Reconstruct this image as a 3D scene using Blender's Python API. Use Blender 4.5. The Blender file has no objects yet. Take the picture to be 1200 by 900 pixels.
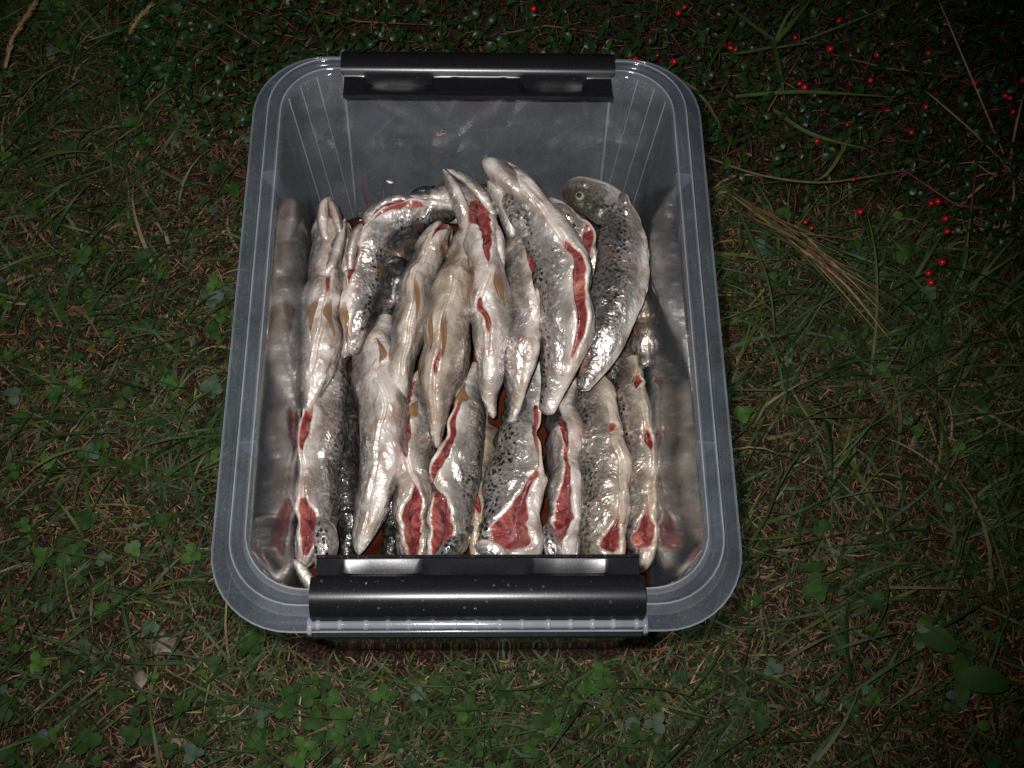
import bpy, math, random
import numpy as np
from mathutils import Vector, Matrix
R_ = math.radians
rnd = random.Random(7)
rng = np.random.default_rng(7)
sc = bpy.context.scene
col = sc.collection

# ------------------------------------------------------------------ camera
CAM = Vector((-0.00300677519, -0.381834189, 0.867663278))
ROT = (4.50050894e-01, -2.82528352e-02, -1.19133292e-02)
FPX = 1488.44776
cd = bpy.data.cameras.new('camera'); cam = bpy.data.objects.new('camera', cd); col.objects.link(cam)
cam.location = CAM; cam.rotation_euler = ROT
cd.sensor_width = 36; cd.lens = FPX / 1200 * 36; cd.clip_start = 0.01; cd.clip_end = 500
sc.camera = cam
CM = cam.rotation_euler.to_matrix(); CMi = np.array(CM).T

# ------------------------------------------------------------------ night sky
w = bpy.data.worlds.new('World'); sc.world = w; w.use_nodes = True
nt = w.node_tree; nt.nodes.clear()
o_ = nt.nodes.new('ShaderNodeOutputWorld'); bg = nt.nodes.new('ShaderNodeBackground'); sk = nt.nodes.new('ShaderNodeTexSky')
sk.sky_type = 'NISHITA'; sk.sun_disc = False; sk.sun_elevation = R_(-3); sk.sun_rotation = R_(40)
bg.inputs['Strength'].default_value = 0.06
nt.links.new(sk.outputs[0], bg.inputs[0]); nt.links.new(bg.outputs[0], o_.inputs[0])

# ------------------------------------------------------------------ the camera's own flash
fl = bpy.data.lights.new('flash', 'SPOT'); flo = bpy.data.objects.new('flash', fl); col.objects.link(flo)
fl.energy = 36.0; fl.spot_size = R_(68); fl.spot_blend = 1.0; fl.shadow_soft_size = 0.011; fl.color = (1.0, 0.97, 0.95)
flo.location = CAM + CM @ Vector((-0.028, 0.032, 0.0))
flo.rotation_euler = (Vector((-0.045, 0.03, 0.06)) - flo.location).to_track_quat('-Z', 'Y').to_euler()

sc.view_settings.view_transform = 'Standard'; sc.view_settings.look = 'None'
sc.view_settings.exposure = 0.0; sc.view_settings.gamma = 1.0
sc.cycles.transparent_max_bounces = 24; sc.cycles.max_bounces = 8

# ------------------------------------------------------------------ helpers
def at(px, py, z):
    d = CM @ Vector(((px - 600) / FPX, -(py - 450) / FPX, -1.0))
    t = (z - CAM.z) / d.z
    return CAM + d * t
def mpp(p):                                   # metres per photo pixel at a point
    return -(CM.transposed() @ (Vector(p) - CAM)).z / FPX

def obj(name, me, mat=None, parent=None, kind=None, smooth=True):
    if mat and not me.materials: me.materials.append(mat)
    if smooth: me.polygons.foreach_set('use_smooth', [True] * len(me.polygons))
    o = bpy.data.objects.new(name, me); col.objects.link(o)
    if parent is not None:
        o.parent = parent
    if kind: o['kind'] = kind
    return o
def tag(o, label, cat, group=None, kind=None):
    if label: o['label'] = label
    if cat: o['category'] = cat
    if group: o['group'] = group
    if kind: o['kind'] = kind
    return o
def thing(name, loc, label, cat, group=None):
    e = bpy.data.objects.new(name, None); col.objects.link(e); e.location = loc; e.empty_display_size = 0.02
    return tag(e, label, cat, group)
def mesh(name, v, f):
    me = bpy.data.meshes.new(name); me.from_pydata([tuple(p) for p in v], [], f); me.update(); return me
class MB:
    def __init__(s, off=(0, 0, 0)): s.v = []; s.f = []; s.a = []; s.off = Vector(off)
    def add(s, vs, fs, a=0.0):
        n = len(s.v); s.v += [Vector(p) - s.off for p in vs]; s.f += [tuple(i + n for i in f) for f in fs]; s.a += [a] * len(vs)
    def tube(s, pts, rad, n=6, a=0.0, cap=True):
        pts = [Vector(p) for p in pts]; vs = []
        rads = rad if isinstance(rad, (list, tuple)) else [rad] * len(pts)
        t0 = (pts[1] - pts[0]).normalized(); up = Vector((0, 0, 1)) if abs(t0.z) < .9 else Vector((1, 0, 0))
        for i, p in enumerate(pts):
            t = (pts[min(i + 1, len(pts) - 1)] - pts[max(i - 1, 0)]).normalized()
            x = t.cross(up).normalized(); y = x.cross(t)
            for k in range(n):
                q = 2 * math.pi * k / n; vs.append(p + (x * math.cos(q) + y * math.sin(q)) * rads[i])
        fs = [(i * n + k, i * n + (k + 1) % n, (i + 1) * n + (k + 1) % n, (i + 1) * n + k) for i in range(len(pts) - 1) for k in range(n)]
        if cap: fs += [tuple(range(n - 1, -1, -1)), tuple(range((len(pts) - 1) * n, len(pts) * n))]
        s.add(vs, fs, a)
    def ball(s, c, r, a=0.0, sq=1.0, nu=7, nv=5):
        vs = [Vector(c) + Vector((0, 0, r * sq))]
        for i in range(1, nv):
            for k in range(nu):
                t = math.pi * i / nv; q = 2 * math.pi * k / nu
                vs.append(Vector(c) + Vector((r * math.sin(t) * math.cos(q), r * math.sin(t) * math.sin(q), r * sq * math.cos(t))))
        vs.append(Vector(c) - Vector((0, 0, r * sq)))
        fs = [(0, 1 + k, 1 + (k + 1) % nu) for k in range(nu)]
        for i in range(nv - 2):
            fs += [(1 + i * nu + k, 1 + (i + 1) * nu + k, 1 + (i + 1) * nu + (k + 1) % nu, 1 + i * nu + (k + 1) % nu) for k in range(nu)]
        b = 1 + (nv - 2) * nu; fs += [(b + k, len(vs) - 1, b + (k + 1) % nu) for k in range(nu)]
        s.add(vs, fs, a)
    def box(s, x0, x1, y0, y1, z0, z1, a=0.0):
        s.add([(x, y, z) for z in (z0, z1) for y in (y0, y1) for x in (x0, x1)],
              [(0, 2, 3, 1), (4, 5, 7, 6), (0, 1, 5, 4), (2, 6, 7, 3), (0, 4, 6, 2), (1, 3, 7, 5)], a)
    def build(s, name, mat, parent=None, kind=None, smooth=True):
        me = mesh(name, s.v, s.f)
        at_ = me.attributes.new('var', 'FLOAT', 'POINT'); at_.data.foreach_set('value', np.array(s.a, np.float32))
        return obj(name, me, mat, parent, kind, smooth)

# ------------------------------------------------------------------ materials
class NT:
    def __init__(s, name):
        s.m = bpy.data.materials.new(name); s.m.use_nodes = True; s.t = s.m.node_tree; s.t.nodes.clear()
        s.out = s.n('ShaderNodeOutputMaterial')
    def n(s, typ, **kw):
        nd = s.t.nodes.new(typ)
        for k, v in kw.items(): setattr(nd, k, v)
        return nd
    def set(s, sock, v):
        if isinstance(v, bpy.types.NodeSocket): s.t.links.new(v, sock)
        elif v is not None:
            if hasattr(sock.default_value, '__len__') and not hasattr(v, '__len__'): v = (v, v, v)
            if hasattr(sock.default_value, '__len__') and len(sock.default_value) == 4 and len(v) == 3: v = (*v, 1)
            sock.default_value = v
    def math(s, op, a, b=None, c=None, clamp=False):
        nd = s.n('ShaderNodeMath', operation=op, use_clamp=clamp)
        for i, x in enumerate((a, b, c)):
            if x is not None: s.set(nd.inputs[i], x)
        return nd.outputs[0]
    def mix(s, f, a, b, typ='MIX'):
        nd = s.n('ShaderNodeMix', data_type='RGBA', blend_type=typ)
        s.set(nd.inputs[0], f); s.set(nd.inputs[6], a); s.set(nd.inputs[7], b); return nd.outputs[2]
    def ss(s, x, lo, hi, a=0.0, b=1.0):
        nd = s.n('ShaderNodeMapRange', interpolation_type='SMOOTHSTEP'); s.set(nd.inputs[0], x)
        for i, v in enumerate((lo, hi, a, b)): s.set(nd.inputs[i + 1], v)
        return nd.outputs[0]
    def noise(s, vec, scale, detail=3, rough=.55, dist=0.0):
        nd = s.n('ShaderNodeTexNoise'); s.set(nd.inputs['Vector'], vec); nd.inputs['Scale'].default_value = scale
        nd.inputs['Detail'].default_value = detail; nd.inputs['Roughness'].default_value = rough; nd.inputs['Distortion'].default_value = dist
        return nd.outputs[0]
    def vor(s, vec, scale, feat='F1', rand=1.0):
        nd = s.n('ShaderNodeTexVoronoi', feature=feat); s.set(nd.inputs['Vector'], vec); nd.inputs['Scale'].default_value = scale
        nd.inputs['Randomness'].default_value = rand; return nd
    def attr(s, name, typ='GEOMETRY'):
        return s.n('ShaderNodeAttribute', attribute_name=name, attribute_type=typ)
    def ramp(s, f, stops):
        nd = s.n('ShaderNodeValToRGB'); s.set(nd.inputs[0], f); e = nd.color_ramp.elements
        while len(e) < len(stops): e.new(.5)
        for k, (p, c) in zip(e, stops): k.position = p; k.color = (*c, 1)
        return nd.outputs[0]
    def bump(s, h, strength, dist, normal=None):
        nd = s.n('ShaderNodeBump'); s.set(nd.inputs['Height'], h); nd.inputs['Strength'].default_value = strength
        nd.inputs['Distance'].default_value = dist
        if normal is not None: s.set(nd.inputs['Normal'], normal)
        return nd.outputs[0]
    def bsdf(s, color, rough=.5, metal=0.0, normal=None, **kw):
        nd = s.n('ShaderNodeBsdfPrincipled'); s.set(nd.inputs['Base Color'], color); s.set(nd.inputs['Roughness'], rough); s.set(nd.inputs['Metallic'], metal)
        if normal is not None: s.set(nd.inputs['Normal'], normal)
        for k, v in kw.items(): s.set(nd.inputs[k.replace('_', ' ')], v)
        return nd.outputs[0]
    def done(s, sh): s.t.links.new(sh, s.out.inputs[0]); return s.m
def simple(name, c, rough=.5, var=.25, scale=300, bs=.3, **kw):
    t = NT(name); co = t.n('ShaderNodeTexCoord').outputs['Object']
    n = t.noise(co, scale); k = t.ss(n, .3, .7, 1 - var, 1 + var)
    vc = t.n('ShaderNodeVectorMath', operation='SCALE'); vc.inputs[0].default_value = c; t.set(vc.inputs['Scale'], k)
    return t.done(t.bsdf(vc.outputs[0], rough, normal=t.bump(n, bs, .0003), **kw))

# --- trout skin: attribute fish = (s, back-ness, flesh), rest = straightened body coordinates
t = NT('trout_skin')
F = t.n('ShaderNodeSeparateXYZ'); t.set(F.inputs[0], t.attr('fish').outputs['Vector'])
S, A_, FL = F.outputs
rest = t.attr('rest').outputs['Vector']
tone = t.attr('tone', 'OBJECT').outputs['Fac']; spk = t.attr('spots', 'OBJECT').outputs['Fac']; dk = t.attr('dark', 'OBJECT').outputs['Fac']
n1 = t.noise(rest, 60, 4); n2 = t.noise(rest, 260, 3); n3 = t.noise(rest, 900, 2)
aj = t.math('ADD', t.math('ADD', A_, t.math('MULTIPLY_ADD', n1, .30, -.15)), t.math('MULTIPLY', t.math('MULTIPLY', dk, .12), t.ss(A_, .3, .55)))
belly = t.mix(t.ss(n1, .40, .66), (.73, .67, .62), (.42, .34, .29))
belly = t.mix(t.math('MULTIPLY', tone, .75), belly, t.mix(t.ss(n2, .38, .62), (.52, .40, .26), (.33, .24, .14)))
silver = t.mix(t.math('MULTIPLY', t.ss(n1, .45, .62), t.math('MULTIPLY_ADD', tone, .6, .35)), t.mix(t.ss(n2, .35, .65), (.74, .73, .71), (.36, .345, .33)), (.32, .26, .18))
flank = t.mix(tone, silver, t.mix(t.ss(n2, .4, .6), (.42, .33, .23), (.27, .21, .14)))
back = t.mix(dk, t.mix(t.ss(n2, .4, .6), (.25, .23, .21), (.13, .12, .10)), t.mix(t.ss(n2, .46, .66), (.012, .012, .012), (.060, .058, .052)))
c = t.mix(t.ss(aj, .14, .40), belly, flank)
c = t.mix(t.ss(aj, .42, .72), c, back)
pinkband = t.math('MULTIPLY', t.ss(aj, .30, .46), t.ss(aj, .60, .48))
c = t.mix(t.math('MULTIPLY', pinkband, .35), c, (.46, .28, .30))
# scale shimmer
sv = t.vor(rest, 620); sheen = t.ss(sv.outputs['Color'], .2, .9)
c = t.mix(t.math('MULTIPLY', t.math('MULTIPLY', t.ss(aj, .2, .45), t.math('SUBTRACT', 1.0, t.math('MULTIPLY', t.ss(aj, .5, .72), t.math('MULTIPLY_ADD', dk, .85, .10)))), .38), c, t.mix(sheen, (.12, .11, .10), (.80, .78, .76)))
# spots
v1 = t.vor(rest, 320, rand=.9); wob = t.math('MULTIPLY_ADD', n3, .16, -.08)
d1 = t.math('ADD', v1.outputs['Distance'], wob)
spot = t.ss(d1, .44, .31)
zone = t.math('MULTIPLY', t.ss(aj, .38, .54), spk)
c = t.mix(t.math('MULTIPLY', t.math('MULTIPLY', spot, zone), .93), c, (.018, .015, .018))
# blotchy dirt/blood smears on belly
sm = t.ss(t.noise(rest, 35, 3, dist=1.0), .56, .72)
c = t.mix(t.math('MULTIPLY', sm, .45), c, (.42, .20, .13))
# cheek / head colouring
head = t.math('MULTIPLY', t.ss(S, .21, .165), t.ss(t.math('MULTIPLY_ADD', dk, .14, A_), .26, .46))
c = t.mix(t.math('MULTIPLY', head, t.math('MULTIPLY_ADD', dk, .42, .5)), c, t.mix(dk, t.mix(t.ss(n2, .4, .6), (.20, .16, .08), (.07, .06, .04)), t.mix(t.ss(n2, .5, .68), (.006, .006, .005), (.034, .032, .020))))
# flesh
fn = t.noise(rest, 95, 6, .7, .8)
flesh = t.ramp(fn, [(.34, (.07, .010, .012)), (.46, (.20, .028, .026)), (.56, (.34, .085, .062)), (.70, (.48, .24, .18))])
# ribs inside the cavity: fine slanted lines
wv = t.n('ShaderNodeTexWave', wave_type='BANDS', bands_direction='X'); t.set(wv.inputs['Vector'], rest); wv.inputs['Scale'].default_value = 170; wv.inputs['Distortion'].default_value = 1.5
flesh = t.mix(t.math('MULTIPLY', t.ss(wv.outputs['Fac'], .55, .9), .06), flesh, (.55, .30, .30))
flesh = t.mix(t.math('MULTIPLY', t.ss(FL, .74, .92), t.ss(n1, .35, .6)), flesh, t.mix(t.ss(n2, .4, .6), (.10, .018, .03), (.30, .13, .14)))
rim = t.math('MULTIPLY', t.ss(FL, .03, .18), t.ss(FL, .45, .30))
c = t.mix(t.math('MULTIPLY', rim, t.ss(n1, .35, .65, .05, .45)), c, (.74, .58, .50))
c = t.mix(t.ss(FL, .18, .50), c, flesh)
rough = t.math('ADD', t.ss(n2, .3, .7, .30, .46), t.math('MULTIPLY', FL, -.08))
metal = t.math('MULTIPLY', t.math('MULTIPLY', t.ss(aj, .05, .34, .28, 1), t.ss(aj, .86, .58)), t.ss(FL, 0, .3, .72, 0))
metal = t.math('MULTIPLY', metal, t.math('MULTIPLY_ADD', head, -.9, 1.0))
nb = t.bump(sv.outputs['Distance'], .16, .0005)
nb = t.bump(t.noise(rest, 120, 3, dist=.8), .7, .0022, nb)
nb = t.bump(n1, .6, .006, nb)
cn = t.bump(t.noise(rest, 420, 2), .45, .0012, nb)
M_SKIN = t.done(t.bsdf(c, rough, metal, nb, Coat_Weight=1.0, Coat_Roughness=.085, Coat_Normal=cn, Subsurface_Weight=.12, Subsurface_Scale=.004, Subsurface_Radius=(1, .35, .25), Coat_IOR=1.4))

t = NT('trout_fin'); co = t.n('ShaderNodeTexCoord').outputs['Object']; va = t.attr('var').outputs['Fac']
n = t.noise(co, 250)
ry = t.n('ShaderNodeSeparateXYZ'); t.set(ry.inputs[0], t.attr('ray').outputs['Vector']); st_ = t.math('SINE', t.math('MULTIPLY', ry.outputs[1], 58.0))
c = t.mix(t.ss(va, .2, 1.0), t.mix(t.ss(n, .35, .65), (.46, .24, .11), (.30, .15, .07)), t.mix(t.ss(n, .35, .65), (.17, .09, .045), (.36, .22, .12)))
c = t.mix(t.ss(st_, -.2, .9, 0, .45), c, (.60, .42, .27)); c = t.mix(t.ss(t.math('ABSOLUTE', ry.outputs[1]), .40, .5, 0, .5), c, (.16, .08, .04))
s1 = t.bsdf(c, .3, normal=t.bump(st_, .5, .0006), Coat_Weight=.8, Coat_Roughness=.12)
tr = t.n('ShaderNodeBsdfTranslucent'); t.set(tr.inputs[0], (.5, .28, .12)); mx = t.n('ShaderNodeMixShader'); mx.inputs[0].default_value = .25
t.set(mx.inputs[1], s1); t.set(mx.inputs[2], tr.outputs[0]); tp = t.n('ShaderNodeBsdfTransparent'); m2 = t.n('ShaderNodeMixShader'); t.set(m2.inputs[0], t.ss(va, .0, .4, .85, .22)); t.set(m2.inputs[1], mx.outputs[0]); t.set(m2.inputs[2], tp.outputs[0]); M_FIN = t.done(m2.outputs[0])
M_EYE = simple('trout_eye', (.02, .02, .022), .12, Coat_Weight=1.0)
M_IRIS = simple('trout_iris', (.35, .33, .24), .25, metal=.3) if False else simple('trout_iris', (.35, .33, .24), .25)

def plastic(name, col_, dif, rough, tint, stains=False):
    t = NT(name); co = t.n('ShaderNodeTexCoord').outputs['Object']
    n = t.noise(co, 35, 3, dist=.4); n2 = t.noise(co, 700, 2)
    sc_ = t.n('ShaderNodeMapping'); sc_.inputs['Scale'].default_value = (20, 400, 60); sc_.inputs['Rotation'].default_value = (.4, .5, .6); t.set(sc_.inputs[0], co)
    scr = t.ss(t.noise(sc_.outputs[0], 1.0, 4), .62, .72)
    nb = t.bump(n2, .10, .0003); dfac = None; colr = col_
    if stains:                                # thin blood and slime runs on the lower walls
        z_ = t.n('ShaderNodeSeparateXYZ'); t.set(z_.inputs[0], co)
        mp = t.n('ShaderNodeMapping'); mp.inputs['Scale'].default_value = (60, 60, 14); t.set(mp.inputs[0], co)
        dfac = t.math('MULTIPLY', t.ss(t.noise(mp.outputs[0], 1.0, 4, .6, .5), .50, .68), t.ss(z_.outputs[2], .12, .03, .05, 1.0))
        colr = t.mix(dfac, col_, (.30, .07, .045))
    d = t.n('ShaderNodeBsdfDiffuse'); t.set(d.inputs[0], colr)
    tl = t.n('ShaderNodeBsdfTranslucent'); t.set(tl.inputs[0], col_)
    dd = t.n('ShaderNodeMixShader'); dd.inputs[0].default_value = .45; t.set(dd.inputs[1], d.outputs[0]); t.set(dd.inputs[2], tl.outputs[0])
    tp = t.n('ShaderNodeBsdfTransparent'); t.set(tp.inputs[0], tint)
    a = t.n('ShaderNodeMixShader'); t.set(a.inputs[0], t.math('ADD', t.ss(n, .3, .7, dif * .8, dif * 1.2), t.math('ADD', t.math('MULTIPLY', scr, .05), t.math('MULTIPLY', dfac, .30) if dfac is not None else 0.0)))
    t.set(a.inputs[1], tp.outputs[0]); t.set(a.inputs[2], dd.outputs[0])
    g = t.n('ShaderNodeBsdfGlossy'); g.inputs['Roughness'].default_value = rough; t.set(g.inputs['Normal'], nb)
    fr = t.n('ShaderNodeFresnel'); t.set(fr.inputs['IOR'], t.math('MULTIPLY_ADD', t.n('ShaderNodeNewGeometry').outputs['Backfacing'], 1/1.5-1.5, 1.5)); t.set(fr.inputs['Normal'], nb)
    b = t.n('ShaderNodeMixShader'); t.set(b.inputs[0], fr.outputs[0]); t.set(b.inputs[1], a.outputs[0]); t.set(b.inputs[2], g.outputs[0])
    return t.done(b.outputs[0])
M_TUB = plastic('frosted_plastic', (.60, .65, .74), .15, .065, (.85, .875, .905), True)
M_TUBSHADE = plastic('frosted_plastic_shaded', (.48, .53, .62), .08, .10, (.74, .78, .83))  # darker copy of the tub plastic, paints shade into the rim channel
M_TUBLIT = plastic('frosted_plastic_lit', (.66, .69, .75), .20, .10, (.80, .83, .87))  # paler copy of the tub plastic, paints the ledge as brightly lit
M_EDGE = plastic('frosted_plastic_thick', (.68, .71, .77), .38, .12, (.82, .85, .88))
M_BLACK = simple('black_plastic', (.008, .008, .010), .27, .2, 700, .07, Specular_IOR_Level=.30)
M_DROP = plastic('water_droplet', (.8, .8, .85), .08, .05, (.97, .97, .97))
t = NT('bloody_water'); co = t.n('ShaderNodeTexCoord').outputs['Object']; n = t.noise(co, 25, 3)
c = t.mix(t.ss(n, .35, .65), (.020, .005, .003), (.10, .020, .009))
M_LIQ = t.done(t.bsdf(c, .06, normal=t.bump(t.noise(co, 60), .15, .002), Coat_Weight=.5))

# ground vegetation
def leafmat(name, stops, rough=.45, spec=.4):
    t = NT(name); va = t.attr('var').outputs['Fac']; co = t.n('ShaderNodeTexCoord').outputs['Object']
    n = t.noise(co, 180, 2)
    c = t.mix(t.ss(n, .3, .7, 0, .35), t.ramp(va, stops), (.03, .03, .01))
    s1 = t.bsdf(c, rough, Specular_IOR_Level=spec)
    tr = t.n('ShaderNodeBsdfTranslucent'); t.set(tr.inputs[0], c); mx = t.n('ShaderNodeMixShader'); mx.inputs[0].default_value = .2
    t.set(mx.inputs[1], s1); t.set(mx.inputs[2], tr.outputs[0]); return t.done(mx.outputs[0])
M_GRASS = leafmat('grass_blades', [(0, (.011, .028, .010)), (.45, (.029, .060, .016)), (.75, (.058, .098, .024)), (.93, (.11, .125, .036)), (1, (.20, .16, .08))], .55, .25)
M_STRAW = leafmat('straw', [(0, (.06, .028, .014)), (.5, (.21, .105, .052)), (.85, (.37, .23, .115)), (1, (.42, .31, .18))], .6)
M_CLOVER = leafmat('clover_leaves', [(0, (.017, .046, .011)), (.6, (.036, .090, .019)), (.88, (.080, .165, .032)), (1, (.075, .12, .085))], .6, .12)
M_COTO = leafmat('glossy_leaf', [(0, (.007, .022, .009)), (.7, (.014, .042, .014)), (1, (.022, .075, .015))], .34, .2)
M_WEED = leafmat('broad_leaf', [(0, (.022, .060, .008)), (1, (.034, .085, .012))], .55)
M_TWIG = simple('twig_bark', (.10, .035, .028), .6)
M_BERRY = simple('red_berry', (.40, .010, .008), .3, .5, 60)
M_SEED = simple('dry_seed_head', (.20, .125, .06), .7, .4, 500)
M_STONE = simple('pale_stone', (.17, .12, .10), .8, .5, 90)
M_SCRAP = simple('skin_scrap', (.75, .70, .66), .3)
M_SMEAR = simple('pink_smear', (.50, .25, .20), .3)
t = NT('soil'); co = t.n('ShaderNodeTexCoord').outputs['Object']
n = t.noise(co, 14, 4); n2 = t.noise(co, 160, 5, .7); n3 = t.noise(co, 1100, 3)
c = t.mix(t.ss(n2, .35, .68), (.016, .008, .005), (.105, .050, .028))
c = t.mix(t.ss(n3, .52, .68), c, (.20, .11, .065))
v3 = t.vor(co, 420); c = t.mix(t.ss(v3.outputs['Distance'], .25, .6), c, (.018, .010, .007))
c = t.mix(t.ss(n, .5, .68, 0, .6), c, (.025, .035, .012))
ps = t.n('ShaderNodeSeparateXYZ'); t.set(ps.inputs[0], co)
M_SOIL = t.done(t.bsdf(c, .9, normal=t.bump(v3.outputs['Distance'], .8, .003, t.bump(n2, .9, .006)), Specular_IOR_Level=.15))

# ------------------------------------------------------------------ ground
N = 121
g1 = np.concatenate([[-12, -4, -1.8], np.linspace(-.9, .9, N), [1.8, 4, 12]])
gx, gy = np.meshgrid(g1, g1)
def hgt(x, y):
    m = np.clip((np.maximum(np.abs(x) / .15, np.abs(y) / .2) - 1) * 4, 0, 1)
    return m * (.004 * np.sin(x * 21 + 1) * np.cos(y * 17) + .0025 * np.sin(x * 63 + y * 31) + .0015 * np.sin(y * 97 - x * 80)) - .001
gz = hgt(gx, gy); K = len(g1)
vs = np.stack([gx.ravel(), gy.ravel(), gz.ravel()], 1)
fs = [(j * K + i, j * K + i + 1, (j + 1) * K + i + 1, (j + 1) * K + i) for j in range(K - 1) for i in range(K - 1)]
g = obj('ground', mesh('ground', vs, fs), M_SOIL, kind='structure')

def under_tub(x, y, m=0.012): return abs(x) < .119 + m and abs(y) < .168 + m
def lf(x, y, s=0):                            # smooth patchiness 0..1
    return .5 + .25 * math.sin(x * 11 + 2.1 * s + math.sin(y * 9 + s)) + .25 * math.sin(y * 13 - x * 5 + 1.3 * s + 1)
BARE = [(at(px, py, 0), r) for px, py, r in ((262, 200, .05), (240, 330, .03), (905, 540, .045), (1010, 500, .05), (890, 430, .03), (370, 850, .035), (185, 765, .03), (205, 860, .025), (1165, 420, .04), (130, 600, .03))]
def bare(x, y): return max(math.exp(-((x - p.x)**2 + (y - p.y)**2) / r**2) for p, r in BARE)
def coto_zone(x, y):                          # creeping shrub: upper right, thin strip along the top
    a = (y - (.235 - .33 * (x - .14))) if x > .14 else (y - .268 - .03 * math.sin(x * 30))
    if x < -.23: a -= .25
    e = a + .022 * math.sin(x * 40 + y * 23)
    return max(0, min(1, e / .035 + .3))

def ribbon(mb, base, ang, length, width, lean, curve, a, n=6, twist=0.0, droop=1.0):
    pts = []; p = Vector(base); el = lean; az = ang
    vs = []
    st = length / n
    for i in range(n + 1):
        f = i / n; d = Vector((math.cos(az) * math.cos(el), math.sin(az) * math.cos(el), math.sin(el)))
        wd = width * (1 - f ** 2.2) * (.65 + .35 * min(1, f * 4)) + .0002
        s = Vector((-math.sin(az), math.cos(az), 0)); q = twist * f
        s = s * math.cos(q) + s.cross(d) * math.sin(q)
        vs += [p + s * wd / 2, p - s * wd / 2]
        p = p + d * st; az += curve / n
        el -= droop * (lean * 1.5) / n
        if p.z < .003: p.z = .003 + .002 * f; el = max(el, 0.02)
    mb.add(vs, [(2 * i, 2 * i + 1, 2 * i + 3, 2 * i + 2) for i in range(n)], a)

XR = (-.62, .66); YR = (-.46, .66)
def pick():
    return rnd.uniform(*XR), rnd.uniform(*YR)
thatch = MB()
for i in range(52000):
    x, y = rnd.uniform(-.46, .52), rnd.uniform(-.33, .48)
    if under_tub(x, y, .004): continue
    cz = coto_zone(x, y)
    if rnd.random() < cz * .85: continue
    if rnd.random() > .35 + .8 * (1 - lf(x, y, 1)) + bare(x, y): continue
    L = rnd.uniform(.003, .013) if rnd.random() < .9 else rnd.uniform(.012, .028); a = rnd.uniform(0, 6.28)
    z = hgt(x, y) + rnd.uniform(.0005, .004); q = rnd.uniform(-.1, .25); k = rnd.uniform(-1.2, 1.2)
    s = Vector((-math.sin(a), math.cos(a), 0)); d = Vector((math.cos(a), math.sin(a), q))
    wd = rnd.uniform(.00018, .00055); b = Vector((x, y, z)); m = b + d * L * .5 + s * L * .12 * k + Vector((0, 0, .0006)); e = b + d * L
    thatch.add([b + s * wd, b - s * wd, m - s * wd, m + s * wd, e], [(0, 1, 2, 3), (3, 2, 4)], min(1, max(0, rnd.gauss(.38, .25))))
tag(thatch.build('dry_thatch', M_STRAW), 'short dry brown straw lying between the grass blades', 'straw', kind='stuff')
grass = MB()
for i in range(50000):
    x, y = pick()
    if under_tub(x, y): continue
    dens = (.30 + .95 * lf(x, y, 1)) * (1 - .82 * bare(x, y))
    if x > .15 and y < .15: dens *= 1.0
    if x < -.15 and y < -.05: dens *= .7
    if rnd.random() > dens: continue
    if rnd.random() < coto_zone(x, y) * .93: continue
    a = rnd.gauss(.75, .75) + (math.pi if rnd.random() < .5 else 0) if rnd.random() < .6 else rnd.uniform(0, 6.28)
    L = (rnd.uniform(.012, .035) if rnd.random() < .6 else rnd.uniform(.03, .08)) * (1.2 if x > .15 else 1)
    wd = rnd.uniform(.0008, .0022) if rnd.random() < .75 else rnd.uniform(.002, .003)
    if abs(x + math.cos(a) * L) < .16 and abs(y + math.sin(a) * L) < .21: L *= .45
    v = min(.94, max(0, rnd.gauss(.42, .2)))
    if rnd.random() < .035: v = 1.0
    ribbon(grass, (x, y, hgt(x, y)), a, L, wd, rnd.uniform(.2, 1.0), rnd.uniform(-.9, .9), v, 5, rnd.uniform(-1.2, 1.2))
for i in range(1500):
    x = rnd.uniform(-.19, .19); y = rnd.uniform(-.235, -.176) if rnd.random() < .6 else rnd.uniform(-.2, .2)
    if y > -.176: x = rnd.choice((-1, 1)) * rnd.uniform(.128, .165)
    ribbon(grass, (x, y, hgt(x, y)), rnd.uniform(0, 6.28), rnd.uniform(.010, .024), rnd.uniform(.0008, .002), rnd.uniform(.3, 1.2), rnd.uniform(-.9, .9), min(.94, max(0, rnd.gauss(.5, .2))), 4, rnd.uniform(-1, 1))
tag(grass.build('lawn_grass', M_GRASS), 'dark green grass blades growing around the plastic tub', 'grass', kind='stuff')

def leaflet(mb, c, az, L, W, tilt, a, fold=.25, n=5, notch=0.0, roll=0.0):
    d = Vector((math.cos(az) * math.cos(tilt), math.sin(az) * math.cos(tilt), math.sin(tilt)))
    s = Vector((-math.sin(az), math.cos(az), 0)); u = s.cross(d) * -1
    if u.z < 0: u = -u
    s, u = s * math.cos(roll) + u * math.sin(roll), u * math.cos(roll) - s * math.sin(roll)
    vs = []
    for i in range(n + 1):
        f = i / n; wd = W * .5 * math.sin(math.pi * min(1, f * .86 + .10)) ** .75
        m = Vector(c) + d * L * f + u * (L * .12 * math.sin(math.pi * f))
        vs += [m + s * wd + u * wd * fold, m - (d * L * notch if i == n else Vector()), m - s * wd + u * wd * fold]
    fs = []
    for i in range(n):
        b = i * 3; fs += [(b, b + 1, b + 4, b + 3), (b + 1, b + 2, b + 5, b + 4)]
    mb.add(vs, fs, a)
clover = MB()
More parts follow.
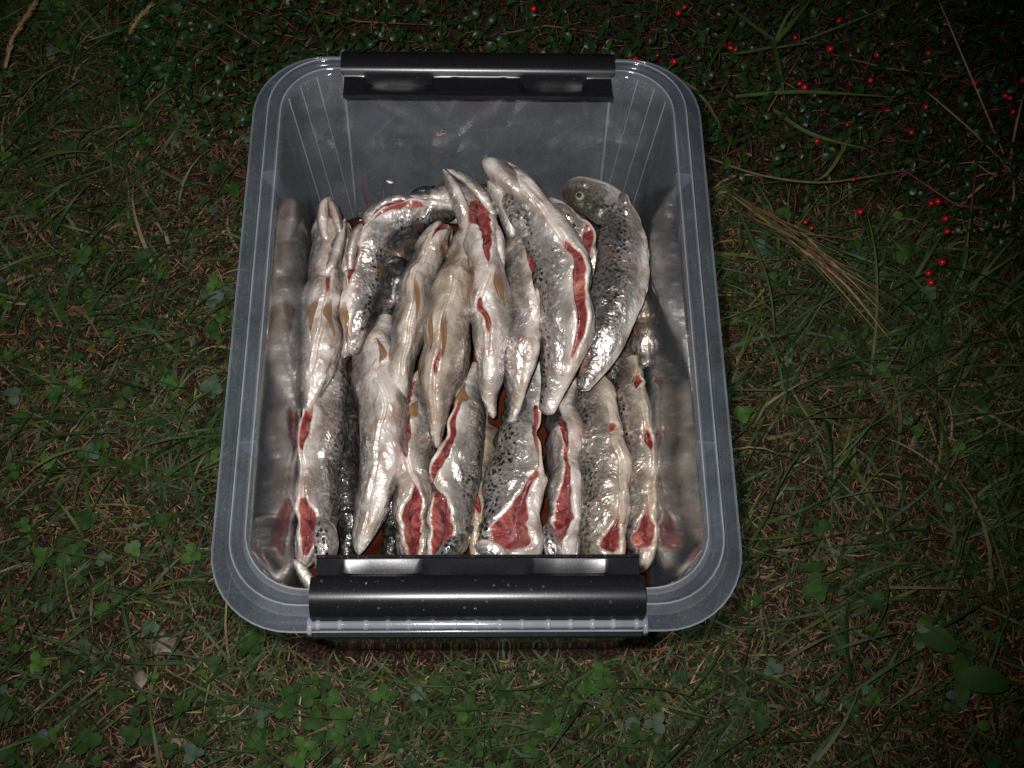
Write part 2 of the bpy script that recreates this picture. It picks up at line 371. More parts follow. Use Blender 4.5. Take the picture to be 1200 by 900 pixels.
for i in range(3600):
    x, y = pick()
    if under_tub(x, y, .016): continue
    k = lf(x, y, 4)
    dn = .30 + .55 * k
    if x < .12 and y < -.10: dn += .55
    if x < -.15: dn += .1
    if x > .15: dn *= .55
    if rnd.random() > dn or rnd.random() < coto_zone(x, y): continue
    z = hgt(x, y) + rnd.uniform(.006, .020); a0 = rnd.uniform(0, 6.28); L = rnd.uniform(.0042, .0085) if rnd.random() < .8 else rnd.uniform(.008, .0105)
    v = min(.95, max(0, rnd.gauss(.45, .22)))
    if rnd.random() < .09: v = 1.0
    nl = 3 if rnd.random() < .7 else 1
    for k in range(nl):
        az = a0 + k * 2.09 + rnd.uniform(-.25, .25)
        leaflet(clover, (x, y, z), az, L * rnd.uniform(.85, 1.1), L * .95, rnd.uniform(-.35, .35), v, rnd.uniform(.05, .4), 4, .06, rnd.uniform(-.5, .5))
    clover.tube([(x + rnd.uniform(-.01, .01), y + rnd.uniform(-.01, .01), hgt(x, y)), (x, y, z)], .0004, 3, .3, False)
tag(clover.build('clover_cover', M_CLOVER), 'small rounded clover leaves scattered through the lawn', 'clover', kind='stuff')

# ------------------------------------------------------------------ creeping shrubs with berries
def shrub(px, py, label, xr, yr, count, nparts, berries, zone, twigs):
    root = thing('creeping_shrub', at(px, py, 0), label, 'shrub'); off = root.location
    tg = MB(off)
    for tw in twigs:
        pts = [at(a, b, z) for a, b, z in tw]; tm = MB(off); tm.tube(pts, [.0011 - .0006 * i / len(pts) for i in range(len(pts))], 5); tm.build('twig', M_TWIG, root)
    made = 0; rest_ = MB(off); leafs = []
    while made < count:
        x, y = rnd.uniform(*xr), rnd.uniform(*yr)
        if not zone(x, y) or under_tub(x, y, .03): 
            made += .2; continue
        made += 1
        z = rnd.uniform(.006, .042); 
        if abs(x) < .17 and abs(y) < .215: z = min(z, .012)
        leafs.append((z, x, y))
    leafs.sort(reverse=True)
    protos = []
    for k in range(6):
        m = MB(); leaflet(m, (0, 0, 0), 0, .0080, .0062, 0, [.2, .4, .5, .6, .75, 1.0][k], .25 + .08 * k, 4); me = mesh('leaf', m.v, m.f)
        at_ = me.attributes.new('var', 'FLOAT', 'POINT'); at_.data.foreach_set('value', np.array(m.a, np.float32))
        me.materials.append(M_COTO); me.polygons.foreach_set('use_smooth', [True] * len(me.polygons)); protos.append(me)
    for i, (z, x, y) in enumerate(leafs):
        inview = -.40 < x < .47 and y < .42
        if nparts > 0 and inview:
            nparts -= 1
            o = bpy.data.objects.new('leaf', rnd.choice(protos)); col.objects.link(o); o.parent = root
            o.location = Vector((x, y, z)) - off; o.rotation_euler = (rnd.gauss(0, .5), rnd.gauss(0, .5), rnd.uniform(0, 6.28)); s = rnd.uniform(.65, 1.25); o.scale = (s, s, s)
        else:
            leaflet(rest_, (x, y, z), rnd.uniform(0, 6.28), rnd.uniform(.0045, .0090), rnd.uniform(.0036, .0065), rnd.gauss(0, .35), rnd.random() * .8 + (.2 if rnd.random() < .15 else 0), rnd.uniform(.05, .4), 3, 0, rnd.gauss(0, .4))
        if i % 6 == 0:
            a = rnd.uniform(0, 6.28); q = Vector((x, y, z)); tg.tube([q + Vector((math.cos(a) * .022, math.sin(a) * .022, -z * .6)), q + Vector((math.cos(a) * .01, math.sin(a) * .01, -.002)), q], .0005, 3)
    if rest_.v: rest_.build('foliage', M_COTO, root, 'stuff')
    tg.build('twiglets', M_TWIG, root, 'stuff')
    bm_ = MB(); bm_.ball((0, 0, 0), .0027, 0, 1.0, 10, 7); bme = mesh('berry', bm_.v, bm_.f); bme.materials.append(M_BERRY); bme.polygons.foreach_set('use_smooth', [True] * len(bme.polygons))
    for (bx, by) in berries:
        z = rnd.uniform(.030, .044); p = at(bx, by, z)
        o = bpy.data.objects.new('berry', bme); col.objects.link(o); o.parent = root; o.location = p - off; s = rnd.uniform(.65, 1.15); o.scale = (s, s, s * 1.05)
        o.rotation_euler = (rnd.random(), rnd.random(), 0)
BER = [(802, 8), (795, 15), (625, 10), (856, 56), (862, 58), (848, 52), (983, 24), (932, 44), (973, 57), (1028, 64), (1020, 94), (997, 97), (937, 98), (943, 102), (1088, 62), (1112, 28), (1142, 97), (1178, 112), (1184, 115), (1198, 94), (1099, 236), (1091, 238), (1108, 256), (1110, 271), (1088, 320), (1091, 331), (1104, 307), (1008, 248), (944, 260), (951, 267), (993, 146), (957, 165), (1068, 155), (790, 72), (770, 65), (745, 70), (1085, 125), (1000, 210), (1040, 130), (1187, 131)]
shrub(1080, 130, 'dark glossy creeping shrub with red berries right of the tub', (.0, .66), (.08, .66), 10500, 290, BER,
      lambda x, y: rnd.random() < coto_zone(x, y) and x > .0,
      [[(1200, 60, .02), (1120, 90, .03), (1040, 80, .035), (960, 60, .03)], [(1190, 250, .02), (1120, 240, .03), (1060, 200, .035)], [(1000, 0, .02), (940, 60, .03), (900, 130, .03)], [(1150, 150, .02), (1140, 230, .035), (1133, 290, .03)]])
shrub(270, 60, 'dark glossy creeping shrub with reddish twigs left above the tub', (-.40, .0), (.22, .66), 5200, 220, [],
      lambda x, y: (y > .305 + .03 * math.sin(x * 30) and x > -.30) or ((x + .19) ** 2 / .007 + (y - .325) ** 2 / .006 < 1) or (y > .385 and x > -.34),
      [[(195, -10, .03), (240, 12, .034), (275, 35, .033), (310, 55, .03)], [(215, 52, .03), (245, 58, .03), (290, 95, .025)], [(350, 5, .025), (420, 25, .03), (520, 30, .02)], [(560, 45, .02), (640, 30, .03), (720, 40, .02)]])

# ------------------------------------------------------------------ distinct plants
def blades_thing(name, base_px, label, cat, blades, mat, part='blade', group=None):
    root = thing(name, at(base_px[0], base_px[1], 0), label, cat, group); off = root.location
    for (pts, wd, a) in blades:
        P = [at(x, y, z) for x, y, z in pts]; m = MB(off); n = len(P); 
        # resample
        Q = []
        for i in range(n - 1):
            for k in range(4):
                f = k / 4; p0 = P[max(i - 1, 0)]; p1 = P[i]; p2 = P[i + 1]; p3 = P[min(i + 2, n - 1)]
                Q.append(.5 * ((2 * p1) + (p2 - p0) * f + (2 * p0 - 5 * p1 + 4 * p2 - p3) * f * f + (3 * p1 - p0 - 3 * p2 + p3) * f ** 3))
        Q.append(P[-1]); vs = []; N_ = len(Q)
        for i, p in enumerate(Q):
            tt = (Q[min(i + 1, N_ - 1)] - Q[max(i - 1, 0)]).normalized(); s = tt.cross(Vector((0, 0, 1))).normalized(); f = i / (N_ - 1)
            ww = wd * .5 * (1 - f ** 2.5) * (.7 + .3 * min(1, 5 * f)) + .00015
            vs += [p + s * ww, p - Vector((0, 0, ww * .5)), p - s * ww]
        m.add(vs, [(3 * i + j, 3 * i + j + 1, 3 * i + j + 4, 3 * i + j + 3) for i in range(N_ - 1) for j in (0, 1)], a)
        m.build(part, mat, root)
    return root
blades_thing('grass_tuft', (905, 48), 'star shaped tuft of broad green grass blades above the shrub, top right', 'grass tuft',
    [([(908, 48, .04), (880, 28, .045), (852, 5, .04)], .004, .55), ([(908, 50, .04), (930, 25, .045), (955, -8, .04)], .004, .7), ([(905, 42, .04), (912, 75, .045), (920, 118, .035)], .004, .5),
     ([(905, 55, .04), (870, 62, .04), (835, 63, .03)], .003, .65), ([(910, 56, .04), (935, 52, .042), (960, 49, .035)], .002, .8), ([(910, 45, .04), (925, 15, .045), (945, 0, .04)], .0025, .9)], M_GRASS)
blades_thing('grass_stalk', (865, 14), 'broad blue-green grass blade leaning from the top edge to the tub corner', 'grass blade', [([(868, 8, .03), (850, 45, .05), (822, 92, .055)], .0036, .35)], M_GRASS)
blades_thing('grass_stalk', (1040, 112), 'long olive grass blade lying level across the shrub with a yellow tip', 'grass blade', [([(862, 113, .035), (930, 108, .045), (990, 110, .045), (1050, 114, .04)], .0036, .8)], M_GRASS)
blades_thing('grass_stalk', (905, 128), 'olive grass blade fading to brown running down right through the shrub', 'grass blade', [([(906, 128, .035), (940, 152, .045), (975, 165, .045), (1018, 175, .04)], .0040, .9)], M_GRASS)
blades_thing('grass_stalk', (1000, 145), 'curved hanging grass blade below the brown fading blade in the shrub', 'grass blade', [([(1000, 140, .03), (988, 175, .045), (968, 205, .04), (950, 212, .03)], .0030, .9)], M_GRASS)
blades_thing('grass_stalk', (1010, 60), 'thin green grass blade arching up right through the shrub beside the star shaped tuft', 'grass blade', [([(940, 48, .03), (1000, 25, .045), (1060, 0, .04)], .0022, .75)], M_GRASS)
blades_thing('grass_stalk', (860, 205), 'very long thin grass stalk curving right from the tub rim below the shrub berries', 'grass blade', [([(830, 185, .03), (890, 205, .04), (960, 214, .045), (1030, 205, .04), (1080, 196, .03)], .0018, .97)], M_GRASS)
blades_thing('grass_stalk', (1022, 440), 'upright pale green grass stem right of the dry bundle', 'grass blade', [([(1020, 440, .01), (1027, 370, .03), (1026, 300, .045), (1016, 250, .05)], .0022, .85)], M_GRASS)
blades_thing('grass_stalk', (905, 370), 'long bent grass blade dropping along the right side of the tub', 'grass blade', [([(850, 215, .03), (885, 290, .045), (902, 340, .045), (908, 395, .03)], .0026, .6)], M_GRASS)
blades_thing('dry_grass_tuft', (1182, 195), 'dry beige grass tuft with long stiff stalks at the right edge', 'dry grass tuft',
    [([(1180, 195, .01), (1135, 150, .05), (1084, 106, .07)], .0022, 1.0), ([(1180, 190, .01), (1140, 95, .06), (1100, 0, .09)], .0018, .9), ([(1182, 195, .01), (1150, 218, .03), (1126, 240, .03)], .0024, .95),
     ([(1182, 200, .01), (1190, 150, .04), (1200, 110, .05)], .0022, .7), ([(1180, 195, .01), (1150, 190, .03), (1120, 192, .03)], .0014, .8), ([(1185, 200, .02), (1188, 230, .03), (1175, 270, .02)], .0018, .9),
     ([(1185, 200, .02), (1150, 205, .03), (1140, 210, .03)], .0014, .7), ([(1185, 198, .02), (1200, 215, .03), (1215, 230, .03)], .0018, .8), ([(1178, 195, .02), (1165, 205, .03), (1140, 188, .03)], .0012, .9)], M_STRAW, 'stalk')
bl = []
for k in range(34):
    o1 = rnd.uniform(-16, 16); o2 = rnd.uniform(-48, 42); f0 = rnd.uniform(0, .45); f1 = rnd.uniform(.55, 1.0)
    L_ = lambda f, o: (845 + f * 240, 222 + f * 190 - 14 * math.sin(f * 3) + o, .02 + .03 * math.sin(f * 3))
    a, b, c_ = L_(f0, o1), L_((f0 + f1) / 2, (o1 + o2) * .3), L_(f1, o2)
    bl.append(([a, b, c_], rnd.uniform(.0007, .0016), rnd.choice([.2, .4, .6, .85])))
blades_thing('dry_grass_bundle', (950, 300), 'bundle of half dry brown grass swept from the tub rim down right', 'grass bundle', bl[:20], M_STRAW)
bundle = bpy.data.objects[-1] if False else None
blades_thing('grass_bundle', (960, 310), 'green grass blades mixed into the swept dry bundle right of the tub', 'grass bundle', [(p, w_, v * .9) for p, w_, v in bl[20:]], M_GRASS)

def seed_head(pts, label, r0):
    root = thing('seed_head', at(*pts[-1]), label, 'seed head'); m = MB(root.location); P = [at(*p) for p in pts]
    n = len(P) - 1
    for i in range(260):
        f = rnd.random(); k = min(int(f * n), n - 1); ff = f * n - k; p = P[k].lerp(P[k + 1], ff); d = (P[k + 1] - P[k]).normalized()
        rr = r0 * math.sin(math.pi * min(.95, max(.08, f))) ** .5
        q = rnd.uniform(0, 6.28); s = d.cross(Vector((0, 0, 1))).normalized(); u = s.cross(d); o = (s * math.cos(q) + u * math.sin(q))
        a = p + o * rr * rnd.uniform(.2, .8); b = a + (o * .5 + d * rnd.uniform(-1, -.3)) * .0042; wv = d.cross(o) * .0007
        m.add([a + wv, a - wv, b], [(0, 1, 2)], rnd.random())
    m.build('seeds', M_SEED, root, 'stuff'); s_ = MB(root.location); s_.tube([p for p in P], .0014, 6); s_.build('stem', M_SEED, root)
seed_head([(46, -4, .06), (30, 20, .06), (14, 45, .055), (6, 80, .05)], 'thick curved dry brown seed head at the top left corner', .0036)
seed_head([(178, 5, .04), (165, 18, .04), (155, 32, .04), (147, 48, .03)], 'short frayed dry seed head beside the upper left twigs', .003)

def broad(px, py, az, L, W, label):
    root = thing('broad_leaf_weed', at(px, py, 0), label, 'weed'); base = at(px, py, .02)
    for k, (da, sc_) in enumerate([(0, 1), (1.5, .55), (-1.3, .5)]):
        m = MB(root.location); leaflet(m, base, az + da, L * sc_, W * sc_, .08, .5 + .2 * k, .12, 12, .02, rnd.uniform(-.2, .2)); m.build('leaf', M_WEED, root)
    m = MB(root.location); m.tube([root.location, base], .001, 5); m.build('stem', M_GRASS, root)
broad(1078, 742, -.5, .026, .018, 'round leaved bright green weed, upper one at the lower right')
broad(1122, 796, -.15, .034, .020, 'wide pointed bright green leaf, lower one at the lower right')
def stone(px, py, r, label):
    root = MB(at(px, py, 0)); root.ball(at(px, py, .001), r, 0, .35, 14, 9); me = mesh('stone', root.v, root.f)
    for v in me.vertices: v.co *= 1 + .18 * math.sin(v.co.x * 700 + px) + .15 * math.sin(v.co.y * 900)
    o = obj('stone', me, M_STONE); o.location = at(px, py, 0); tag(o, label, 'stone')
stone(192, 758, .009, 'pale pinkish stone poking out of the grass below left of the tub')
stone(165, 795, .006, 'small pale stone left below the pinkish one')
stone(205, 868, .005, 'small greyish stone near the bottom edge on the left')

# ------------------------------------------------------------------ the tub
W2, L2, ZF = .150, .200, .180                # outer flange half sizes and height
def ringpts(hx, hy, r, z, nc=10, ns=12):
    pts = []
    for (cx, cy, a0) in ((hx - r, hy - r, 0), (-hx + r, hy - r, 90), (-hx + r, -hy + r, 180), (hx - r, -hy + r, 270)):
        arc = [Vector((cx + r * math.cos(R_(a0 + 90 * k / nc)), cy + r * math.sin(R_(a0 + 90 * k / nc)), z)) for k in range(nc + 1)]
        pts += arc
        # straight subdivisions to the next corner are added below
    out = []
    n = nc + 1
    for c in range(4):
        arc = pts[c * n:(c + 1) * n]; nxt = pts[((c + 1) % 4) * n]
        out += arc; out += [arc[-1].lerp(nxt, k / ns) for k in range(1, ns)]
    return out
WT = .1905                                    # inner rim height
def wall(z, o=0.0):                           # inner wall half sizes at height z, o = outward offset
    f = z / WT; return (.116 + .0125 * f + o, .166 + .0125 * f + o, .030 + .004 * f + o)
rings = []
def add_ring(hx, hy, r, z): rings.append(ringpts(hx, hy, r, z))
add_ring(.02, .03, .01, .0035); add_ring(.104, .154, .022, .0035)
for k in range(1, 5):
    q = R_(90 * k / 5); hx, hy, r = wall(.0115); i = .0105
    add_ring(hx - i + i * math.sin(q), hy - i + i * math.sin(q), r - i * .8 + i * .8 * math.sin(q), .0035 + .008 * (1 - math.cos(q)))
for z in (.0125, .04, .07, .10, .13, .16, .18, .1875): add_ring(*wall(z), z)
def vr(v, z, r=None): add_ring(W2 - v, L2 - v, r or max(.02, .047 - v * .62), z)
for v, z in ((.0208, .1900), (.0200, .1908), (.0190, .1903), (.0178, .1868), (.0150, .1862), (.0138, .1868), (.0126, .1893), (.0116, .1898), (.0106, .1890), (.0090, .1822), (.0078, .1812), (.0045, .1804), (.0012, .1800), (.0002, .1792), (.0000, .1765), (.0010, .1760), (.0015, .1775), (.0085, .1790), (.0112, .1865), (.0125, .1872), (.0142, .1840), (.0165, .1838), (.0190, .1860)): vr(v, z)
for z in (.180, .16, .13, .10, .07, .04, .0125): add_ring(*wall(z, .0018), z)
add_ring(.106, .156, .024, .0010); add_ring(.02, .03, .01, .0010)
n = len(rings[0]); vs = [p for r in rings for p in r]
fs = [(i * n + k, i * n + (k + 1) % n, (i + 1) * n + (k + 1) % n, (i + 1) * n + k) for i in range(len(rings) - 1) for k in range(n)]
fs = [f[::-1] for f in fs]; fs += [tuple(range(n)), tuple(range((len(rings) - 1) * n + n - 1, (len(rings) - 1) * n - 1, -1))]
tub = thing('plastic_tub', (0, 0, 0), 'clear frosted plastic tub with two black clip handles holding the gutted trout', 'tub')
shell = obj('shell', mesh('shell', vs, fs), M_TUB, tub)
shell.data.materials.append(M_TUBSHADE); shell.data.materials.append(M_TUBLIT)
R0 = 15                                       # index of the first rim ring; painted shaded and lit bands follow the section
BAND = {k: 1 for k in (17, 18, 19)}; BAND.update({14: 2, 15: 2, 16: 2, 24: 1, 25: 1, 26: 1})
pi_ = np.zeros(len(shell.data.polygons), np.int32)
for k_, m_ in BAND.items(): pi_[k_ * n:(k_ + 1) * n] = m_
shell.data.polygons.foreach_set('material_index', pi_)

# moulded edges on the rim: the bright thick plastic corners of the section
def ringtube(name, hx, hy, r, z, rad, x_gap=None, mat=M_EDGE):
    P = ringpts(hx, hy, r, z); m = MB(); P = P + [P[0], P[1]]
    m.tube(P, rad, 6, 0, False); return m.build(name, mat, tub)
ringtube('rim_edge', W2 - .0001, L2 - .0001, .047, .1775, .0007)
ringtube('rim_bead', W2 - .0116, L2 - .0116, .0400, .1899, .0005)
ringtube('inner_bead', W2 - .0202, L2 - .0202, .0345, .1909, .0005)
# moulded ribs on the inner wall
def wallpt(side, u, z, off=-.0003):
    hx, hy, r = wall(z, off)
    if side == 'corner':
        c, ang = u; sx, sy = c; q = R_(ang)
        return Vector((sx * (hx - r + r * math.cos(q)), sy * (hy - r + r * math.sin(q)), z))
    if side == 'y': sgn, x = u; return Vector((x, sgn * hy, z))
for sgn in (1, -1):
    for s in (-1, 1):
        m = MB(); m.tube([wallpt('y', (sgn, s * (.0905 + .004 * (.187 - z) / .187)), z) for z in (.187, .12, .06, .012)], .0009, 6); m.build('rib', M_EDGE, tub)
        for ang, dx in ((22, 0), (44, 0), (66, 0)):
            m = MB(); m.tube([wallpt('corner', ((s, sgn), ang + (z - .187) * -45), z) for z in (.187, .15, .11, .07, .03, .012)], .00042, 4); m.build('rib', M_EDGE, tub)
# gussets under the flange
for s in (-1, 1):
    for gy in (.103, -.088):
        hxo = wall(.175, .0018)[0]
        prof = [(W2 - .010, .1795), (hxo + .0003, .1815), (hxo - .0004, .165), (hxo - .002, .140), (hxo + .0002, .140), (hxo + .003, .150), (W2 - .014, .165), (W2 - .010, .173)]
        m = MB(); k = len(prof)
        m.add([(s * x, gy + d, z) for d in (-.0006, .0006) for x, z in prof], [tuple(range(k)), tuple(range(2 * k - 1, k - 1, -1))] + [(i, (i + 1) % k, k + (i + 1) % k, k + i) for i in range(k)])
        m.build('gusset', M_EDGE, tub, smooth=False)

# black clip handles
VV = [.0048, .0052, .0075, .0105, .0145, .0190, .0230, .0258, .0272, .0285, .0315, .0425, .0440, .0446, .0470, .0472]
Z0 = [.0030, .0075, .0125, .0155, .0172, .0175, .0165, .0148, .0125, .0118, .0118, .0118, .0118, .0132, .0132, .0110]
ZR = [.0030, .0075, .0125, .0155, .0172, .0175, .0165, .0148, .0125, .0108, .0058, .0115, .0118, .0132, .0132, .0110]
XB = [-.0915, -.0905, -.0785, -.0745, -.0340, -.0300, -.0165, -.0130, .0130, .0165, .0280, .0320, .0715, .0755, .0905, .0915]
RM = [0, 0, 0, 1, 1, 0, 0, .12, .12, 0, 0, 1, 1, 0, 0, 0]
XF = []; MF = []
for i in range(len(XB) - 1):
    for k in range(3): XF.append(XB[i] + (XB[i + 1] - XB[i]) * k / 3); MF.append(RM[i] + (RM[i + 1] - RM[i]) * k / 3)
XF.append(XB[-1]); MF.append(0)
def clip(sgn):
    m = MB(); top = []; bot = []
    for x, rm in zip(XF, MF):
        for v, a, b in zip(VV, Z0, ZR):
            if sgn < 0 and v > .027: b = a - (a - b) * .55
            z = ZF + a * (1 - rm) + b * rm
            if v > .027: v = .027 + (v - .027) * (.60 if sgn < 0 else .86)
            xx = x if v < .026 else x * .975
            if abs(b - (.0058 if sgn > 0 else .0118 - .0060 * .55)) < 1e-5 and abs(rm - 1) < .01 and min(abs(abs(x) - .0745), abs(abs(x) - .034)) < .0012: xx += .0035 * (1 if abs(abs(x) - .0745) > .002 else -1) * (1 if x > 0 else -1)
            top.append((xx, sgn * (L2 - v), z)); bot.append((xx, sgn * (L2 - v), z - .0016))
    nv = len(VV); nx = len(XF); q = len(top)
    fs = []
    for i in range(nx - 1):
        for j in range(nv - 1):
            a = i * nv + j; f = (a, a + nv, a + nv + 1, a + 1); fs.append(f if sgn < 0 else f[::-1]); g_ = tuple(k + q for k in f[::-1]); fs.append(g_ if sgn < 0 else g_[::-1])
    edge = [i * nv for i in range(nx)] + [(nx - 1) * nv + j for j in range(1, nv)] + [i * nv + nv - 1 for i in range(nx - 2, -1, -1)] + [j for j in range(nv - 2, 0, -1)]
    for a, b in zip(edge, edge[1:] + edge[:1]): fs.append((a, b, b + q, a + q))
    m.add(top + bot, fs)
    o = m.build('clip_handle', M_BLACK, tub, smooth=True); o.data.set_sharp_from_angle(angle=R_(32))
    # rolled end cheeks and outer skirt hanging below the flange
    k = MB(); zt = ZF - .004 if sgn < 0 else ZF + .001
    y0, y1 = sorted((sgn * (L2 + .0006), sgn * (L2 + .0026))); k.box(-.0905, .0905, y0, y1, ZF - .008, zt)
    k.build('clip_skirt', M_BLACK, o, smooth=False)
    h = MB(); zh = ZF + .0022; yh = sgn * (L2 - .0026)
    h.tube([(-.0915, yh, zh), (.0915, yh, zh)], .0024, 8)
    for i in range(15): x = -.0875 + i * .0125 + rnd.uniform(-.001, .001); h.tube([(x - .0012, yh, zh), (x + .0012, yh, zh)], .0030, 8)
    for x in (-.0922, .0922): h.box(x - .0012, x + .0012, min(yh + sgn * .005, yh - sgn * .004), max(yh + sgn * .005, yh - sgn * .004), ZF - .004, ZF + .0045)
    h.build('hinge_rod', M_EDGE, o)
clip(-1); clip(1)
# droplets on the plastic
dr = MB()
def drop(p, r): dr.ball(p, r, 0, .6, 6, 4)
for i in range(120):
    v = rnd.uniform(.001, .019); side = rnd.random(); z = ZF + (.001 if v < .008 else .008)
    if side < .5: drop((rnd.uniform(-.13, .13), -(L2 - v), z if abs(0) else z), rnd.uniform(.0002, .0006)) if False else drop((rnd.choice((-1, 1)) * (W2 - v), rnd.uniform(-.15, .15), z), rnd.uniform(.0002, .0006))
    else: drop((rnd.choice((-1, 1)) * rnd.uniform(.095, .12), -(L2 - v), z), rnd.uniform(.0002, .0006))
for i in range(70):
    x = rnd.uniform(-.09, .09); vq = rnd.uniform(.008, .024); drop((x, -(L2 - vq), ZF + float(np.interp(vq, VV, Z0))), rnd.uniform(.0002, .0006) if rnd.random() < .8 else .0010)
for i in range(40):
    x = rnd.uniform(-.09, .09); drop((x * .97, -(L2 - .0378), ZF + .0134), rnd.uniform(.0002, .0006)); 
    k = rnd.randrange(7, 10); drop((x, (L2 - VV[k]), ZF + Z0[k] + .0002), rnd.uniform(.0002, .0005)) if i < 10 else None
for i in range(130):
    z = rnd.uniform(.06, .17); hx, hy, r = wall(z); s = rnd.choice((-1, 1)); drop((s * hx, rnd.uniform(-.13, .1), z), rnd.uniform(.0002, .0006)) if rnd.random() < .75 else drop((rnd.uniform(-.1, .1), hy, z), rnd.uniform(.0002, .0005))
dr.build('water_droplets', M_DROP, tub, 'stuff')
# bits stuck to the far wall
def wallback(px, py):
    d = CM @ Vector(((px - 600) / FPX, -(py - 450) / FPX, -1.0)); k = .0125 / WT
    q = (.166 + k * CAM.z - CAM.y) / (d.y - k * d.z); return CAM + d * q
p = wallback(457, 212); m = MB(p); m.tube([p + Vector((-.0024, -.0008, .0012)), p + Vector((0, -.0014, 0)), p + Vector((.0024, -.0008, -.0012))], [.0006, .0011, .0006], 6)
o = m.build('skin_scrap', M_SCRAP); o.location = p; tag(o, 'tiny white sliver stuck on the far wall of the tub', 'scrap')
p = wallback(515, 157); m = MB(p)
for a in (.3, 1.2, 2.3, 3.5, 4.2, 5.3): L = rnd.uniform(.002, .006); m.tube([p + Vector((0, -.0004, 0)), p + Vector((math.cos(a) * L, -.0004, math.sin(a) * L))], [.0006, .0002], 4)
o = m.build('blood_smear', M_SMEAR); o.location = p; tag(o, 'small star shaped pink smear on the far wall of the tub', 'smear')

# bloody water
lz = .030; m = MB(); ra = ringpts(*[a - .0006 for a in wall(.012)][:2], .028, .0045, 10, 12)
rr = [ringpts(.1045, .1545, .022, .0045), ringpts(*[a - .0008 for a in wall(.0125)], .0125), ringpts(*[a - .0006 for a in wall(lz)], lz), ringpts(*[a - .004 for a in wall(lz)], lz - .0002), ringpts(.03, .04, .012, lz - .0003)]
n = len(rr[0]); vs = [p for r in rr for p in r]
fs = [(i * n + k, i * n + (k + 1) % n, (i + 1) * n + (k + 1) % n, (i + 1) * n + k) for i in range(len(rr) - 1) for k in range(n)] + [tuple(range(n - 1, -1, -1)), tuple(range((len(rr) - 1) * n, len(rr) * n))]
o = obj('bloody_water', mesh('bloody_water', vs, fs), M_LIQ); tag(o, 'dark red bloody water standing in the bottom of the tub', 'liquid')

# ------------------------------------------------------------------ trout
NA, NL = 84, 130
TH = np.linspace(-math.pi, math.pi, NA + 1); TH = TH - .55 * np.sin(TH)   # denser at the belly (0)
def hermite(xs, ys, x):
    xs = np.array(xs, float); ys = np.array(ys, float)
    m = np.gradient(ys, xs, axis=0) if len(xs) > 2 else np.repeat(((ys[-1] - ys[0]) / (xs[-1] - xs[0]))[None], 2, 0)
    i = np.clip(np.searchsorted(xs, x) - 1, 0, len(xs) - 2); h = (xs[i + 1] - xs[i]); t_ = (x - xs[i]) / h
    if ys.ndim > 1: t_ = t_[:, None]; h = h[:, None]
    return ((2 * t_**3 - 3 * t_**2 + 1) * ys[i] + (t_**3 - 2 * t_**2 + t_) * h * m[i] + (-2 * t_**3 + 3 * t_**2) * ys[i + 1] + (t_**3 - t_**2) * h * m[i + 1])

